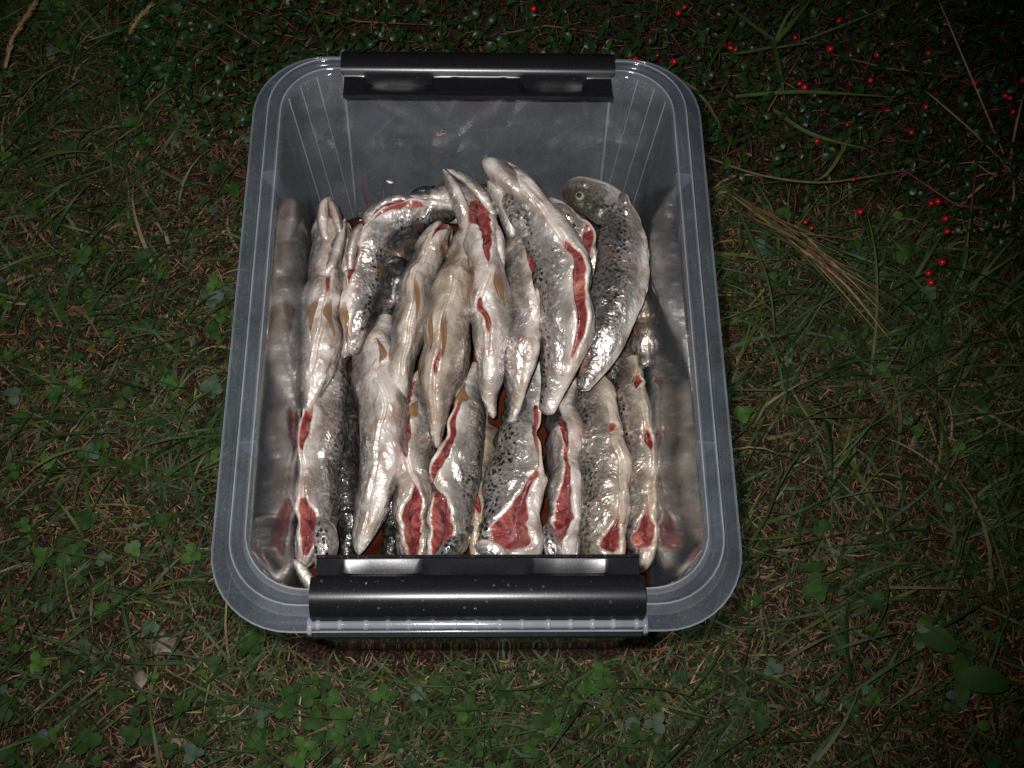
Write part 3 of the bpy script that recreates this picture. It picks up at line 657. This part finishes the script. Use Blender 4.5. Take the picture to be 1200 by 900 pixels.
def trout(label, pts, roll, slit, asp=.66, tone=.2, spots=1.0, dark=.3, fins=(), eye=False, seed=0, tail=False, wrinkle=1.0, wander=.5, into=None, part='body', cap_=.07):
    """pts: (px, py, z, half width in px) from snout to tail; roll: belly direction in degrees (0 up, +90 right), per point or one value;
    slit: (s, opening half-width in mm) keys."""
    g_ = np.random.default_rng(seed + 100)
    P = np.array([at(a, b, z) for a, b, z, h in pts]); sc_ = np.array([mpp(p) for p in P]); hw = np.array([q[3] for q in pts]) * sc_
    rl = np.array(roll if isinstance(roll, (list, tuple)) else [roll] * len(pts), float)
    d = np.r_[0, np.cumsum(np.linalg.norm(np.diff(P, axis=0), axis=1))]; Ltot = d[-1]; s0 = d / Ltot
    s = .5 - .5 * np.cos(np.linspace(0, math.pi, NL)); s = .55 * s + .45 * np.linspace(0, 1, NL)
    C = hermite(s0, P, s); H = np.maximum(hermite(s0, hw, s), .0012) * (.95 if into is None else 1); RO = np.radians(np.interp(s, s0, rl))
    wz = wrinkle if into is None else 0
    H = H * (1 + wz * (.06 * np.sin(s * g_.uniform(14, 22) + g_.uniform(0, 6)) + .04 * np.sin(s * g_.uniform(26, 40) + g_.uniform(0, 6))))
    C = C + np.stack([wz * .0011 * np.sin(s * g_.uniform(12, 20) + g_.uniform(0, 6)) + wz * .0006 * np.sin(s * g_.uniform(24, 34) + g_.uniform(0, 6)), 0 * s, wz * .0010 * np.sin(s * 17 + g_.uniform(0, 6))], 1)
    T = np.gradient(C, s, axis=0); T /= np.linalg.norm(T, axis=1)[:, None]
    V = np.array(CAM)[None] - C
    V -= (V * T).sum(1)[:, None] * T; V /= np.linalg.norm(V, axis=1)[:, None]
    SR = np.cross(V, T)
    ref = np.sign((SR[:, 0]).sum()) or 1; SR *= ref
    B = V * np.cos(RO)[:, None] + SR * np.sin(RO)[:, None]          # belly direction
    Q = SR * np.cos(RO)[:, None] - V * np.sin(RO)[:, None]          # lateral
    a = H / np.sqrt(np.sin(RO)**2 + (asp * np.cos(RO))**2); b = a * asp
    # snout cap and tail peduncle
    cap = np.sqrt(np.clip(1 - (1 - np.clip(s / cap_, 0, 1))**2, 0, 1)); a = a * np.maximum(cap, .02); b = b * np.maximum(cap * .98, .02)
    endc = np.sqrt(np.clip(1 - (1 - np.clip((1 - s) / .02, 0, 1))**2, 0, 1)); a *= np.maximum(endc, .05); b *= np.maximum(endc, .05)
    th = TH[None, :] + 0 * s[:, None]; S2 = s[:, None] + 0 * th
    def wav(k, f): 
        out = 0
        for j in range(k): out = out + np.sin(f * (j + 1) * 6.28 * S2 * g_.uniform(.7, 1.3) + g_.integers(1, 4) * th + g_.uniform(0, 6.28)) / (j + 1)
        return out
    rmul = 1 + wrinkle * (.022 * wav(4, 1.6) + .014 * wav(4, 5))
    for _ in range(16):                                              # dents and bulges of soft flesh
        s_c, t_c, am, w1, w2 = g_.uniform(.1, .95), g_.uniform(-3.1, 3.1), g_.uniform(-.095, .07), g_.uniform(.03, .09), g_.uniform(.25, .7)
        dt = (th - t_c + math.pi) % (2 * math.pi) - math.pi
        rmul = rmul + wrinkle * am * np.exp(-((S2 - s_c) / w1)**2 - (dt / w2)**2)
    dc = (th + math.pi) % (2 * math.pi) - math.pi
    for sg in (-1, 1):                                               # emptied belly walls sag inwards beside the cut
        md = .55 + .45 * np.sin(S2 * g_.uniform(12, 26) + g_.uniform(0, 6)); rmul = rmul - wrinkle * .13 * md * np.exp(-((dc * sg - .85 - .25 * np.sin(S2 * g_.uniform(8, 18) + g_.uniform(0, 6))) / .30)**2) * np.clip((S2 - .1) / .1, 0, 1)
        rmul = rmul + wrinkle * .07 * np.exp(-((dc * sg - 1.45 - .2 * np.sin(S2 * g_.uniform(10, 20) + g_.uniform(0, 6))) / .22)**2)
    # slit opening: path given where it shows, turned into an angle round the body
    cpx = CMi @ (C - np.array(CAM)).T; cx_ = 600 + FPX * cpx[0] / -cpx[2]; cy_ = 450 - FPX * cpx[1] / -cpx[2]
    ks, kt, kw = [], [], []; tg_ = np.linspace(-math.pi, math.pi, 721)
    for (ux, uy, uw) in slit:
        i = int(np.argmin(np.hypot(cx_ - ux, cy_ - uy))); m_ = mpp(C[i]); w3 = np.array(at(ux, uy, C[i][2])) - C[i]
        dl = float(np.dot(w3, SR[i])); srx = a[i] * np.cos(tg_) * math.sin(RO[i]) + b[i] * np.sin(tg_) * math.cos(RO[i])
        vx = a[i] * np.cos(tg_) * math.cos(RO[i]) - b[i] * np.sin(tg_) * math.sin(RO[i])
        mxr = srx.max(); dl = max(-.93 * mxr, min(.93 * mxr, dl))
        j = int(np.argmin(np.abs(srx - dl) + (vx < 0) * 1.0)); ks.append(s[i]); kt.append(tg_[j]); kw.append(.82 * uw * m_ / max(.5, math.sqrt(1 - (dl / mxr)**2)))
    o_s = np.argsort(ks); ks = np.array(ks)[o_s]; kt = np.array(kt)[o_s]; kw = np.array(kw)[o_s]
    noslit = len(ks) == 0
    if len(ks) == 0: ks = np.array([.3, .6]); kt = np.zeros(2); kw = np.zeros(2)
    wgap = np.interp(s, np.r_[0, ks, 1], np.r_[kw[0] * .5, kw, 0]); c0 = np.interp(s, ks, kt)
    c0 = np.convolve(np.pad(c0, 3, 'edge'), np.ones(7) / 7, 'valid')
    inr = np.clip((s - ks[0] + .06) / .05, 0, 1) * np.clip((ks[-1] + .06 - s) / .05, 0, 1) * (0 if noslit and into is not None else 1)
    rad_b = (a * .35 + b * .65)
    dist = (th - c0[:, None]) * rad_b[:, None] * .85; ad = np.abs(dist)
    wl = .0009 + wgap[:, None]                                       # crease even where closed
    lw = wl * (1 + .12 * np.sin(S2 * 60 + np.sign(dist) * 1.7 + g_.uniform(0, 6)) + .07 * np.sin(S2 * 130 + np.sign(dist)))
    x = np.clip(1 - ad / np.maximum(lw, 1e-5), 0, 1)
    depth = np.minimum(.0024 + wgap * 1.5, a * .75)[:, None] * inr[:, None]
    prof = (x * x * (3 - 2 * x)) ** .6
    lip = .0011 * inr[:, None] * np.exp(-((ad - lw * 1.35) / .0022)**2) * (1 + .6 * np.sin(S2 * 45 + np.sign(dist) * 2))
    flesh = np.clip((lw - ad) / .0016 + .25, 0, 1) * (wgap[:, None] > .0006) * np.clip((wgap[:, None] - .0005) / .0008, 0, 1) * inr[:, None]
    flesh = flesh * (.62 + .38 * np.clip(x * 1.15, 0, 1))
    # head: jaw crease, gill cover step
    jaw = (np.exp(-((np.abs(th) - (.50 + 1.2 * S2)) / .07)**2) + 1.2 * np.exp(-((np.abs(th) - (1.45 - .8 * S2)) / .09)**2)) * np.clip((.14 - S2) / .03, 0, 1) * np.clip(S2 / .015, 0, 1)
    gpos = .185 - .045 * np.cos(th * 1.0) ; gs = (S2 - gpos)
    gill = np.where(gs > 0, -np.exp(-gs / .028), .25 * np.exp(gs / .05)) * np.clip(np.abs(th) / .5 - .6, 0, 1)
    headon = 0.0 if into is not None or seed == 12 else 1.0
    r_off = -depth * prof + lip - headon * (.0016 * jaw) + headon * .0016 * gill * np.clip(a / .011, 0, 1)[:, None]
    ca, sa = np.cos(th), np.sin(th)
    ex = np.sign(ca) * np.abs(ca)**.95; ey = np.sign(sa) * np.abs(sa)**.92
    X = C[:, None, :] + B[:, None, :] * ((a[:, None] * rmul) * ex + r_off * ca)[:, :, None] + Q[:, None, :] * ((b[:, None] * rmul) * ey * (1 - .10 * ca) + r_off * sa)[:, :, None]
    X[:, -1] = X[:, 0]
    root = into if into is not None else thing('trout', Vector(C[NL // 2]) - Vector((0, 0, float(a[NL // 2]))), label, 'trout', 'gutted trout packed in the tub'); off = np.array(root.location)
    nn = NA + 1
    idx = np.arange(NL - 1)[:, None] * nn + np.arange(NA)[None]
    quads = np.stack([idx, idx + 1, idx + nn + 1, idx + nn], 2).reshape(-1, 4)
    if np.dot(np.cross(Q[NL//2], B[NL//2]), T[NL//2]) > 0: quads = quads[:, ::-1]
    vall = (X - off).reshape(-1, 3)
    f_ = quads.tolist() + [list(range(nn - 1)), list(range((NL - 1) * nn, NL * nn - 1))]
    me = bpy.data.meshes.new(part); me.from_pydata(vall.tolist(), [], f_); me.update()
    at1 = me.attributes.new('fish', 'FLOAT_VECTOR', 'POINT'); at1.data.foreach_set('vector', np.stack([S2, np.abs((th - .35 * c0[:, None] + math.pi) % (2 * math.pi) - math.pi) / math.pi, flesh], 2).reshape(-1).astype(np.float32))
    rx = S2 * Ltot + seed * 1.37
    at2 = me.attributes.new('rest', 'FLOAT_VECTOR', 'POINT'); at2.data.foreach_set('vector', np.stack([rx, b[:, None] * sa, a[:, None] * ca], 2).reshape(-1).astype(np.float32))
    o = obj(part, me, M_SKIN, root); o['tone'] = float(tone); o['spots'] = float(spots); o['dark'] = float(dark)
    def surf(ss_, thd, out=1.0):
        i = int(np.argmin(np.abs(s - ss_))); q = math.radians(thd)
        nrm = B[i] * math.cos(q) * b[i] + Q[i] * math.sin(q) * a[i]; nrm /= np.linalg.norm(nrm)
        return Vector(C[i] + B[i] * a[i] * math.cos(q) * out + Q[i] * b[i] * math.sin(q) * out), Vector(nrm), Vector(T[i])
    offv = Vector(off)
    def fin(ss_, thd, L, Wd, sweep=.5, out=.35, name='fin'):
        Wd *= g_.uniform(.6, 1.3); L *= g_.uniform(.9, 1.5); sweep += g_.uniform(-.25, .5); out = max(out, .3)
        m = MB(offv); R_n, C_n = 12, 10; vs = []; av = []; rv = []
        def onbody(s__, q):
            i_ = min(NL - 2, max(0, int(np.searchsorted(s, s__)) - 1)); fi = (s__ - s[i_]) / (s[i_ + 1] - s[i_]); fi = min(1, max(0, fi))
            q = (q + math.pi) % (2 * math.pi) - math.pi
            j_ = min(NA - 1, max(0, int(np.searchsorted(TH, q)) - 1)); fj = (q - TH[j_]) / (TH[j_ + 1] - TH[j_])
            P_ = (X[i_, j_] * (1 - fi) + X[i_ + 1, j_] * fi) * (1 - fj) + (X[i_, j_ + 1] * (1 - fi) + X[i_ + 1, j_ + 1] * fi) * fj
            return Vector(P_), Vector((P_ - C[i_]) / np.linalg.norm(P_ - C[i_]))
        q0 = math.radians(thd); sg = 1 if thd > 0 else -1; ra_ = float(np.interp(ss_, s, (a + b) * .5))
        for sd in (.0003, -.0003):
            for i in range(R_n + 1):
                for j in range(C_n + 1):
                    f = i / R_n; e = j / C_n - .5; wd = Wd * (.30 + .70 * math.sin(min(1, f * 2.2) * 1.57)) * (1 - max(0, f - .35) / .65 * .93) * .5
                    ln = L * (f - .10 * e * f)
                    P_, n_ = onbody(ss_ + ln / Ltot, q0 + sg * (sweep * .45 * f * L + e * 2 * wd) / ra_)
                    vs.append(P_ + n_ * (.0010 + out * .006 * f * f + .0004 * math.sin(e * 22) * f + sd)); av.append(f); rv += [f, e, 0]
        k = C_n + 1; h = (R_n + 1) * k; fs = []
        for i in range(R_n):
            for j in range(C_n):
                a0 = i * k + j; fs += [(a0, a0 + 1, a0 + k + 1, a0 + k), (h + a0 + k, h + a0 + k + 1, h + a0 + 1, h + a0)]
        m.add(vs, fs); m.a = av; fo = m.build(name, M_FIN, root); ra2 = fo.data.attributes.new('ray', 'FLOAT_VECTOR', 'POINT'); ra2.data.foreach_set('vector', np.array(rv, np.float32))
    for fspec in fins: fin(*fspec)
    if tail:
        p, nr, tt = surf(.985, 0, 0); m = MB(offv); e1 = Vector(B[-3]); vs = []; av = []
        e1 = (e1 * 1.0).normalized(); n1_ = tt.cross(e1).normalized()
        for sd in (.0003, -.0003):
            for i in range(7):
                for j in range(13):
                    f = i / 6; e = j / 6 - 1; ln = .017 * (1 + .25 * abs(e)) ; wd = float(a[-12]) * .8 + .010 * f
                    vs.append(p + tt * ln * f + e1 * e * wd + n1_ * (.0006 * math.sin(j * 2) * f + sd)); av.append(f)
        fs = []
        for i in range(6):
            for j in range(12):
                a0 = i * 13 + j; fs += [(a0, a0 + 1, a0 + 14, a0 + 13), (91 + a0 + 13, 91 + a0 + 14, 91 + a0 + 1, 91 + a0)]
        m.add(vs, fs); m.a = av; m.build('tail_fin', M_FIN, root)
    if eye:
        for sgn in (-1, 1):
            p, nr, tt = surf(.085, sgn * 112, .93); m = MB(offv); m.ball(p, .0034, 0, 1, 14, 10); eo = m.build('eye', M_IRIS, root)
            m = MB(offv); m.ball(p + nr * .0016, .0023, 0, 1, 12, 8); m.build('pupil', M_EYE, eo)
    return root

def lobe(name, pts, roll=0, seed=0, tone=.1, spots=.4, dark=.3, asp=.7, slit=()):
    trout('', pts, roll, list(slit), asp, tone, spots, dark, (), False, seed, False, .6, 0, fish, name, .25)

# --- lower row (heads towards the near clip, bellies up), listed left to right
fish = trout('lowest left trout, head down in the near left corner with a square red throat cut',
      [(354, 668, .052, 8), (364, 640, .055, 21), (368, 605, .055, 26), (371, 560, .056, 27), (375, 515, .056, 30), (384, 470, .054, 24), (392, 430, .050, 19), (398, 395, .046, 12)],
      [-30, -35, -35, -32, -40, -42, -40, -30], [(369,472,.5),(364,482,3.5),(357,500,4.5),(352,520,4),(353,538,.8),(354,570,.6),(357,594,1.5),(358,608,9),(359,622,12),(359,638,7),(358,652,1)], tone=.1, spots=.9, dark=.2, fins=((.26, -40, .018, .01, .4, .2),), seed=1)
lobe('jaw', [(343,655,.060,3),(350,663,.060,6),(358,675,.058,8),(368,690,.055,7)], 0, 31, .15, .1)
lobe('gill_cover', [(372,606,.068,6),(381,622,.070,13),(382,645,.068,14),(378,668,.062,9)], 120, 32, .3, 1.3, .1)
fish = trout('pale twisted trout with an orange fin, second from left in the near row',
      [(420, 650, .050, 8), (430, 620, .053, 17), (440, 580, .055, 22), (450, 535, .058, 30), (452, 490, .058, 33), (442, 445, .056, 31), (440, 400, .052, 26), (452, 350, .048, 12)],
      [20, 20, 15, 5, 0, 15, 15, 10], [(443,430,.5),(449,470,.4),(452,500,.6),(438,540,.8),(432,580,.4)], tone=.0, spots=.6, dark=.1, fins=((.62, -12, .020, .010, .1, .3), (.62, 22, .014, .008, .3, .1)), seed=2)
fish = trout('third near row trout, dark purple belly slit at left, red throat by the clip',
      [(483, 668, .050, 14), (484, 640, .052, 22), (485, 605, .054, 26), (486, 560, .056, 26), (488, 515, .056, 26), (491, 475, .053, 19), (494, 440, .048, 9)],
      [-8, -8, -12, -28, -35, -30, -20], [(484,455,1.5),(479,471,3),(475,489,3.5),(471,519,5.5),(472,532,4.5),(477,543,1),(482,559,.8),(485,585,2),(485,601,10),(485,615,15),(485,631,13),(485,647,8)], tone=.25, spots=.8, dark=.2, fins=((.66, 24, .015, .008, .2, .1),), seed=3)
fish = trout('fourth near row trout, white belly flap curling over a long winding red slit',
      [(514, 672, .050, 12), (520, 645, .052, 23), (527, 610, .056, 27), (533, 570, .059, 30), (541, 525, .060, 26), (549, 480, .056, 20), (558, 432, .050, 12)],
      [-25, -25, -32, -38, -40, -30, -15], [(535,487,2),(530,505,2.5),(526,521,3),(517,543,4),(507,562,6.5),(508,577,3.5),(513,583,5),(514,601,10),(518,616,15),(515,631,13),(513,647,9)], tone=.15, spots=1, dark=.25, fins=((.72, 15, .020, .010, .1, .2), (.72, -20, .014, .008, .2, .1)), seed=4, wander=1.2)
lobe('gill_cover', [(545,626,.064,4),(535,636,.066,9),(524,648,.066,11),(516,660,.062,9)], 120, 33, .1, 1.3, .6)
fish = trout('widest near row trout, lying on its back with densely spotted flank and shiny silver patches',
      [(594, 680, .048, 18), (598, 648, .051, 36), (601, 610, .055, 39), (602, 565, .058, 36), (607, 520, .060, 27), (616, 485, .056, 17), (622, 450, .052, 16), (624, 425, .050, 12)],
      [50, 55, 62, 66, 66, 66, 60, 50], [(628,478,1),(629,494,3),(630,510,4),(631,526,1.5),(630,550,1),(626,566,2),(616,582,2.5),(609,593,5),(605,609,12),(598,620,18),(596,632,20)], tone=.0, spots=1.2, dark=.3, asp=.6, seed=5)
lobe('gill_cover', [(556,640,.064,5),(568,642,.067,10),(580,648,.067,11),(590,660,.062,8)], 70, 34, 0, .6, .2)
fish = trout('narrow bright trout beside the widest one with a red slit along its middle',
      [(659, 672, .050, 12), (661, 645, .053, 21), (663, 605, .056, 22), (663, 560, .057, 23), (663, 515, .056, 21), (665, 475, .053, 14), (668, 440, .048, 8)],
      [15, 15, 22, 28, 25, 20, 10], [(651,480,2),(657,504,3.5),(663,529,2),(665,555,2),(664,577,4),(659,593,10),(658,609,13),(657,625,9),(656,640,3)], tone=.0, spots=.5, dark=.15, seed=6)
lobe('gill_cover', [(643,612,.060,5),(644,628,.064,10),(649,645,.064,11),(654,662,.060,8)], 100, 35, .1, .9, .2)
fish = trout('grey brown trout with its flank up, second from the right in the near row',
      [(706, 678, .050, 14), (707, 648, .053, 28), (708, 610, .056, 31), (707, 565, .058, 32), (704, 520, .058, 31), (699, 478, .055, 27), (691, 440, .050, 16)],
      [35, 42, 58, 66, 70, 70, 60], [(716,495,.5),(718,506,2),(717,519,.5),(728,580,.4),(721,622,2),(718,640,11)], tone=.62, spots=.9, dark=.3, asp=.6, seed=7)
fish = trout('rightmost near row trout, dark spotted back against the right wall of the tub',
      [(750, 672, .048, 10), (751, 640, .051, 19), (752, 600, .055, 23), (751, 560, .057, 25), (747, 515, .057, 25), (740, 470, .056, 22), (735, 420, .052, 13)],
      [35, 40, 50, 55, 58, 45, 35], [(745,446,1),(748,455,5),(750,464,1),(757,500,.6),(760,522,3),(763,532,1.5),(765,570,.5),(758,606,2),(758,619,10),(755,632,13)], tone=.6, spots=1.1, dark=.8, seed=8)
# --- lower layer added in the gaps, mostly coloured dark as painted shade
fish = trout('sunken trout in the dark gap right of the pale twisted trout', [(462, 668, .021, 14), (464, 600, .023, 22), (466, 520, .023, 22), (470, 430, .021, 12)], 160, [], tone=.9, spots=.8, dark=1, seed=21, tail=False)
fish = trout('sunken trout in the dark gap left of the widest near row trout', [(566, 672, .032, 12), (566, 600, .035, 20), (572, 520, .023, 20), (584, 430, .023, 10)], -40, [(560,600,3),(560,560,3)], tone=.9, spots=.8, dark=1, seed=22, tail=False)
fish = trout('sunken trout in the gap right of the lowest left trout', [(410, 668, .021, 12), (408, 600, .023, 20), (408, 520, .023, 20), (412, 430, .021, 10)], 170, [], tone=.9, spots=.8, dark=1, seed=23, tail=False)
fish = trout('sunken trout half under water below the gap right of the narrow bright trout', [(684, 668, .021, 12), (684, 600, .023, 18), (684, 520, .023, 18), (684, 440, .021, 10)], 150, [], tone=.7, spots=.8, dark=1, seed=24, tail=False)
trout('added trout coloured black as the deep shade beside the curled one', [(486, 256, .070, 10), (470, 285, .074, 19), (463, 325, .072, 18), (458, 370, .064, 12)], 180, [], tone=.9, spots=.8, dark=1, seed=27)  # black skin stands in for the deep shade next to the curled trout
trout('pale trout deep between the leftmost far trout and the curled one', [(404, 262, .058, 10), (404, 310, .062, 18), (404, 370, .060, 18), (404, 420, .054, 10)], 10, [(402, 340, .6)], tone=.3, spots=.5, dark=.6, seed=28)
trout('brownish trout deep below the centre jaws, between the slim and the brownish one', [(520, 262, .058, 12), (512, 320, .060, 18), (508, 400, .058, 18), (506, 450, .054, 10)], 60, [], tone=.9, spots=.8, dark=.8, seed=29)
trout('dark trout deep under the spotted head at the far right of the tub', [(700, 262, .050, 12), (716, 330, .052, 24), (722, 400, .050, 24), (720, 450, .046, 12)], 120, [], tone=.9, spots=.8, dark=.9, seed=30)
trout('added filler trout, coloured black as shade in the gap above the widest near trout', [(588, 560, .044, 8), (592, 530, .048, 13), (600, 500, .050, 15), (606, 465, .050, 14), (610, 430, .048, 8)], 175, [], tone=.9, spots=.6, dark=1, seed=48)  # added to fill the gap, its black colour stands in for shadow
trout('added filler trout, black as shade in the small gap above the narrow bright trout', [(648, 560, .044, 8), (650, 530, .046, 12), (652, 500, .048, 13), (654, 460, .046, 8)], 175, [], tone=.9, spots=.6, dark=1, seed=49)  # another added filler, black in place of shade between the bodies
# --- upper row (heads away from the camera), left to right
fish = trout('leftmost far row trout, white belly up with an open pale jaw against the left wall',
      [(382, 236, .080, 9), (383, 262, .082, 14), (382, 295, .082, 17), (379, 330, .080, 24), (376, 375, .078, 27), (372, 420, .074, 25), (366, 460, .070, 15), (362, 485, .066, 8)],
      [8, 5, 5, 5, 5, 8, 10, 10], [(387,258,2),(393,270,2.5),(398,281,1),(388,300,.5),(385,327,2),(380,348,2),(380,369,.5),(380,391,.5),(370,407,1.5),(365,431,1.5)], asp=.85, tone=.05, spots=.3, dark=.1, fins=((.55, 16, .018, .008, .05, .2), (.55, -16, .018, .008, .05, .2)), seed=9)
lobe('jaw', [(383,231,.090,4),(378,246,.092,7),(379,266,.090,7),(384,286,.088,6),(390,306,.086,5)], 0, 36, .05, .1)
lobe('jaw', [(385,231,.091,4),(392,248,.092,6),(397,266,.090,6),(402,282,.086,4)], 0, 37, .1, .1)
lobe('gill_flap', [(404,256,.084,3),(400,276,.088,6),(394,298,.090,8),(384,318,.089,9),(372,330,.086,6)], 0, 38, .05, 0)
fish = trout('curled trout bending right at the head with a black glistening back, top left',
      [(540, 250, .080, 12), (505, 250, .084, 17), (474, 256, .086, 21), (448, 274, .086, 24), (432, 305, .083, 25), (426, 345, .079, 25), (420, 385, .076, 19), (413, 415, .070, 8)],
      [-65, -68, -62, -55, -52, -55, -50, -40], [(495,240,1),(478,236,4),(462,238,5),(448,246,2),(430,262,.8),(418,290,1.0),(411,318,4),(405,340,.6)], tone=.0, spots=1.0, dark=1.0, asp=.7, fins=((.80, 10, .022, .008, .0, .1),), seed=10)
lobe('gill_flap', [(424,262,.100,4),(416,276,.102,6),(411,298,.100,6),(410,316,.096,4)], 0, 39, .1, 0)
fish = trout('small trout lying crosswise at the far end with a dark snout above the curled one',
      [(480, 229, .086, 6), (500, 227, .088, 10), (530, 226, .085, 13), (570, 228, .078, 14), (620, 236, .072, 10)], [-40, -40, -30, -30, -30], [], tone=.2, spots=1, dark=1.0, seed=11)
fish = trout('red fleshed trout lying crosswise behind the curled one at the far left',
      [(425, 262, .070, 8), (450, 244, .076, 11), (480, 240, .078, 12), (510, 246, .076, 11), (540, 256, .070, 8)], [20, 15, 10, 10, 10], [(440,250,2),(470,240,7),(500,243,6)], tone=.1, spots=.2, dark=.3, seed=12)
fish = trout('slim trout with one brown fin spread, right of the curled one',
      [(520, 265, .076, 8), (508, 282, .080, 17), (497, 315, .080, 22), (487, 350, .079, 22), (478, 390, .077, 21), (471, 430, .074, 18), (466, 465, .066, 10), (464, 490, .058, 5)],
      [0, 5, 0, -10, -10, -5, 0, 0], [(514,272,7),(506,282,2),(496,300,.6),(487,325,1),(484,350,.7),(479,380,.6),(471,430,1)], tone=.35, spots=.7, dark=.3, fins=((.13, 40, .020, .010, 1.2, .3), (.40, 5, .018, .008, .1, .2)), seed=13)
fish = trout('brownish trout in the middle of the far row with several orange fins',
      [(552, 268, .080, 10), (545, 292, .084, 19), (535, 330, .086, 27), (526, 375, .086, 30), (520, 415, .084, 29), (516, 455, .080, 23), (513, 495, .068, 11), (511, 525, .058, 5)],
      [10, 5, -5, -12, -15, -12, -8, -5], [(530,330,.3),(522,380,.6),(515,415,1.5),(508,436,2.5),(508,455,.8),(509,480,1.5)], tone=.62, spots=1.0, dark=.3, fins=((.18, 35, .024, .013, .15, .3), (.50, 16, .022, .010, .05, .25), (.50, -18, .018, .009, .05, .2)), seed=14)
fish = trout('trout with upright open jaws over a wide red throat wedge, far centre',
      [(556, 236, .094, 12), (558, 252, .094, 20), (562, 280, .094, 26), (569, 320, .093, 27), (573, 360, .091, 26), (575, 400, .088, 23), (576, 440, .080, 15), (577, 490, .066, 4)],
      [-8, -5, 0, 0, 0, 0, 0, 0], [(560,240,11),(563,252,17),(564,264,18),(568,274,13),(572,288,8.5),(575,303,5),(577,320,1),(572,340,.5),(564,356,1.5),(562,368,5),(567,378,3),(571,390,3),(572,400,1)], asp=.8, tone=.0, spots=.6, dark=.3, fins=((.36, -38, .020, .008, .1, .1), (.40, 30, .018, .008, .0, .1)), seed=15)
lobe('jaw', [(519,198,.114,3),(526,211,.114,6),(535,230,.113,9),(542,250,.109,9),(546,274,.098,5)], 20, 40, .05, .0)
lobe('jaw', [(524,198,.104,3),(541,207,.104,5),(556,219,.104,7),(569,234,.101,7),(580,254,.098,5)], -20, 41, .15, .0)
lobe('jaw', [(570,212,.104,4),(577,219,.105,8),(587,235,.104,10),(594,254,.101,9),(600,278,.096,6)], 20, 42, .0, .3, .5)
lobe('gill_flap', [(582,262,.100,4),(585,285,.100,7),(586,310,.097,6),(584,335,.095,4)], 0, 43, .0, .1)
fish = trout('grey mottled trout with a pointed flap at its right, right of the centre red throat',
      [(601, 262, .082, 12), (606, 285, .085, 20), (612, 325, .086, 24), (614, 365, .086, 25), (612, 405, .083, 24), (607, 440, .078, 18), (601, 475, .068, 9), (597, 505, .058, 4)],
      [50, 45, 40, 38, 35, 35, 35, 30], [(618,300,.6),(621,310,1.5),(625,325,2.5),(631,345,1.5),(633,360,.4)], tone=.2, spots=.7, dark=.35, fins=((.34, 22, .018, .007, .15, .2),), seed=18)
fish = trout('largest far row trout, white jaw at upper left and long red slit',
      [(570, 192, .104, 12), (584, 203, .106, 19), (604, 222, .106, 23), (630, 255, .104, 27), (652, 300, .101, 36), (662, 345, .098, 37), (663, 390, .094, 32), (654, 435, .084, 23), (643, 487, .066, 9)],
      [10, 15, 30, 42, 45, 42, 38, 40, 40], [(630,240,.4),(648,269,.8),(665,290,1.5),(677,311,4),(680,329,6),(681,350,6),(682,374,5),(680,392,4.5),(674,410,2)], tone=.05, spots=1.1, dark=.3, asp=.75, eye=True, seed=19)
lobe('jaw', [(567,189,.112,6),(576,194,.115,12),(590,207,.116,15),(606,222,.114,13),(624,236,.111,8)], 0, 44, .0, .0, .1)
lobe('gill_cover', [(590,226,.108,5),(600,238,.109,11),(612,256,.109,14),(622,280,.107,10)], 150, 45, .9, .9, .2)
fish = trout('spotted head of a trout tucked between the largest one and the dark backed one',
      [(638, 236, .076, 8), (655, 250, .080, 15), (674, 272, .080, 18), (686, 300, .078, 18), (690, 340, .074, 14), (688, 380, .068, 10)], [80, 80, 75, 70, 60, 50], [(690,265,1),(693,280,5),(690,295,2)], tone=.5, spots=1.2, dark=.5, seed=20, tail=False)
lobe('gill_cover', [(646,240,.092,5),(655,246,.093,9),(666,256,.092,10),(676,268,.090,7)], 110, 46, .2, 1.5, .1)
fish = trout('side lying trout with black spotted back and silver flank at the far right',
      [(661, 224, .088, 14), (680, 226, .092, 22), (704, 236, .094, 25), (722, 256, .094, 23), (728, 276, .094, 28), (729, 308, .094, 32), (724, 345, .092, 32), (712, 385, .088, 28), (698, 425, .082, 18), (683, 458, .076, 8)],
      [115, 112, 105, 98, 95, 92, 88, 88, 85, 80], [], tone=.0, spots=.9, dark=.8, asp=.5, eye=True, fins=((.21, 80, .020, .009, .2, .2),), seed=25, cap_=.05, wrinkle=.6)
lobe('gill_cover', [(727,226,.100,4),(731,234,.101,7),(734,246,.100,6),(733,258,.098,4)], 90, 47, .2, .3, .6)
fish = trout('thin trout tail squeezed against the right wall behind the dark backed trout',
      [(742, 340, .066, 14), (750, 370, .068, 12), (754, 400, .068, 10), (756, 430, .066, 8)], 60, [], tone=.5, spots=.4, dark=.4, seed=26, tail=False)
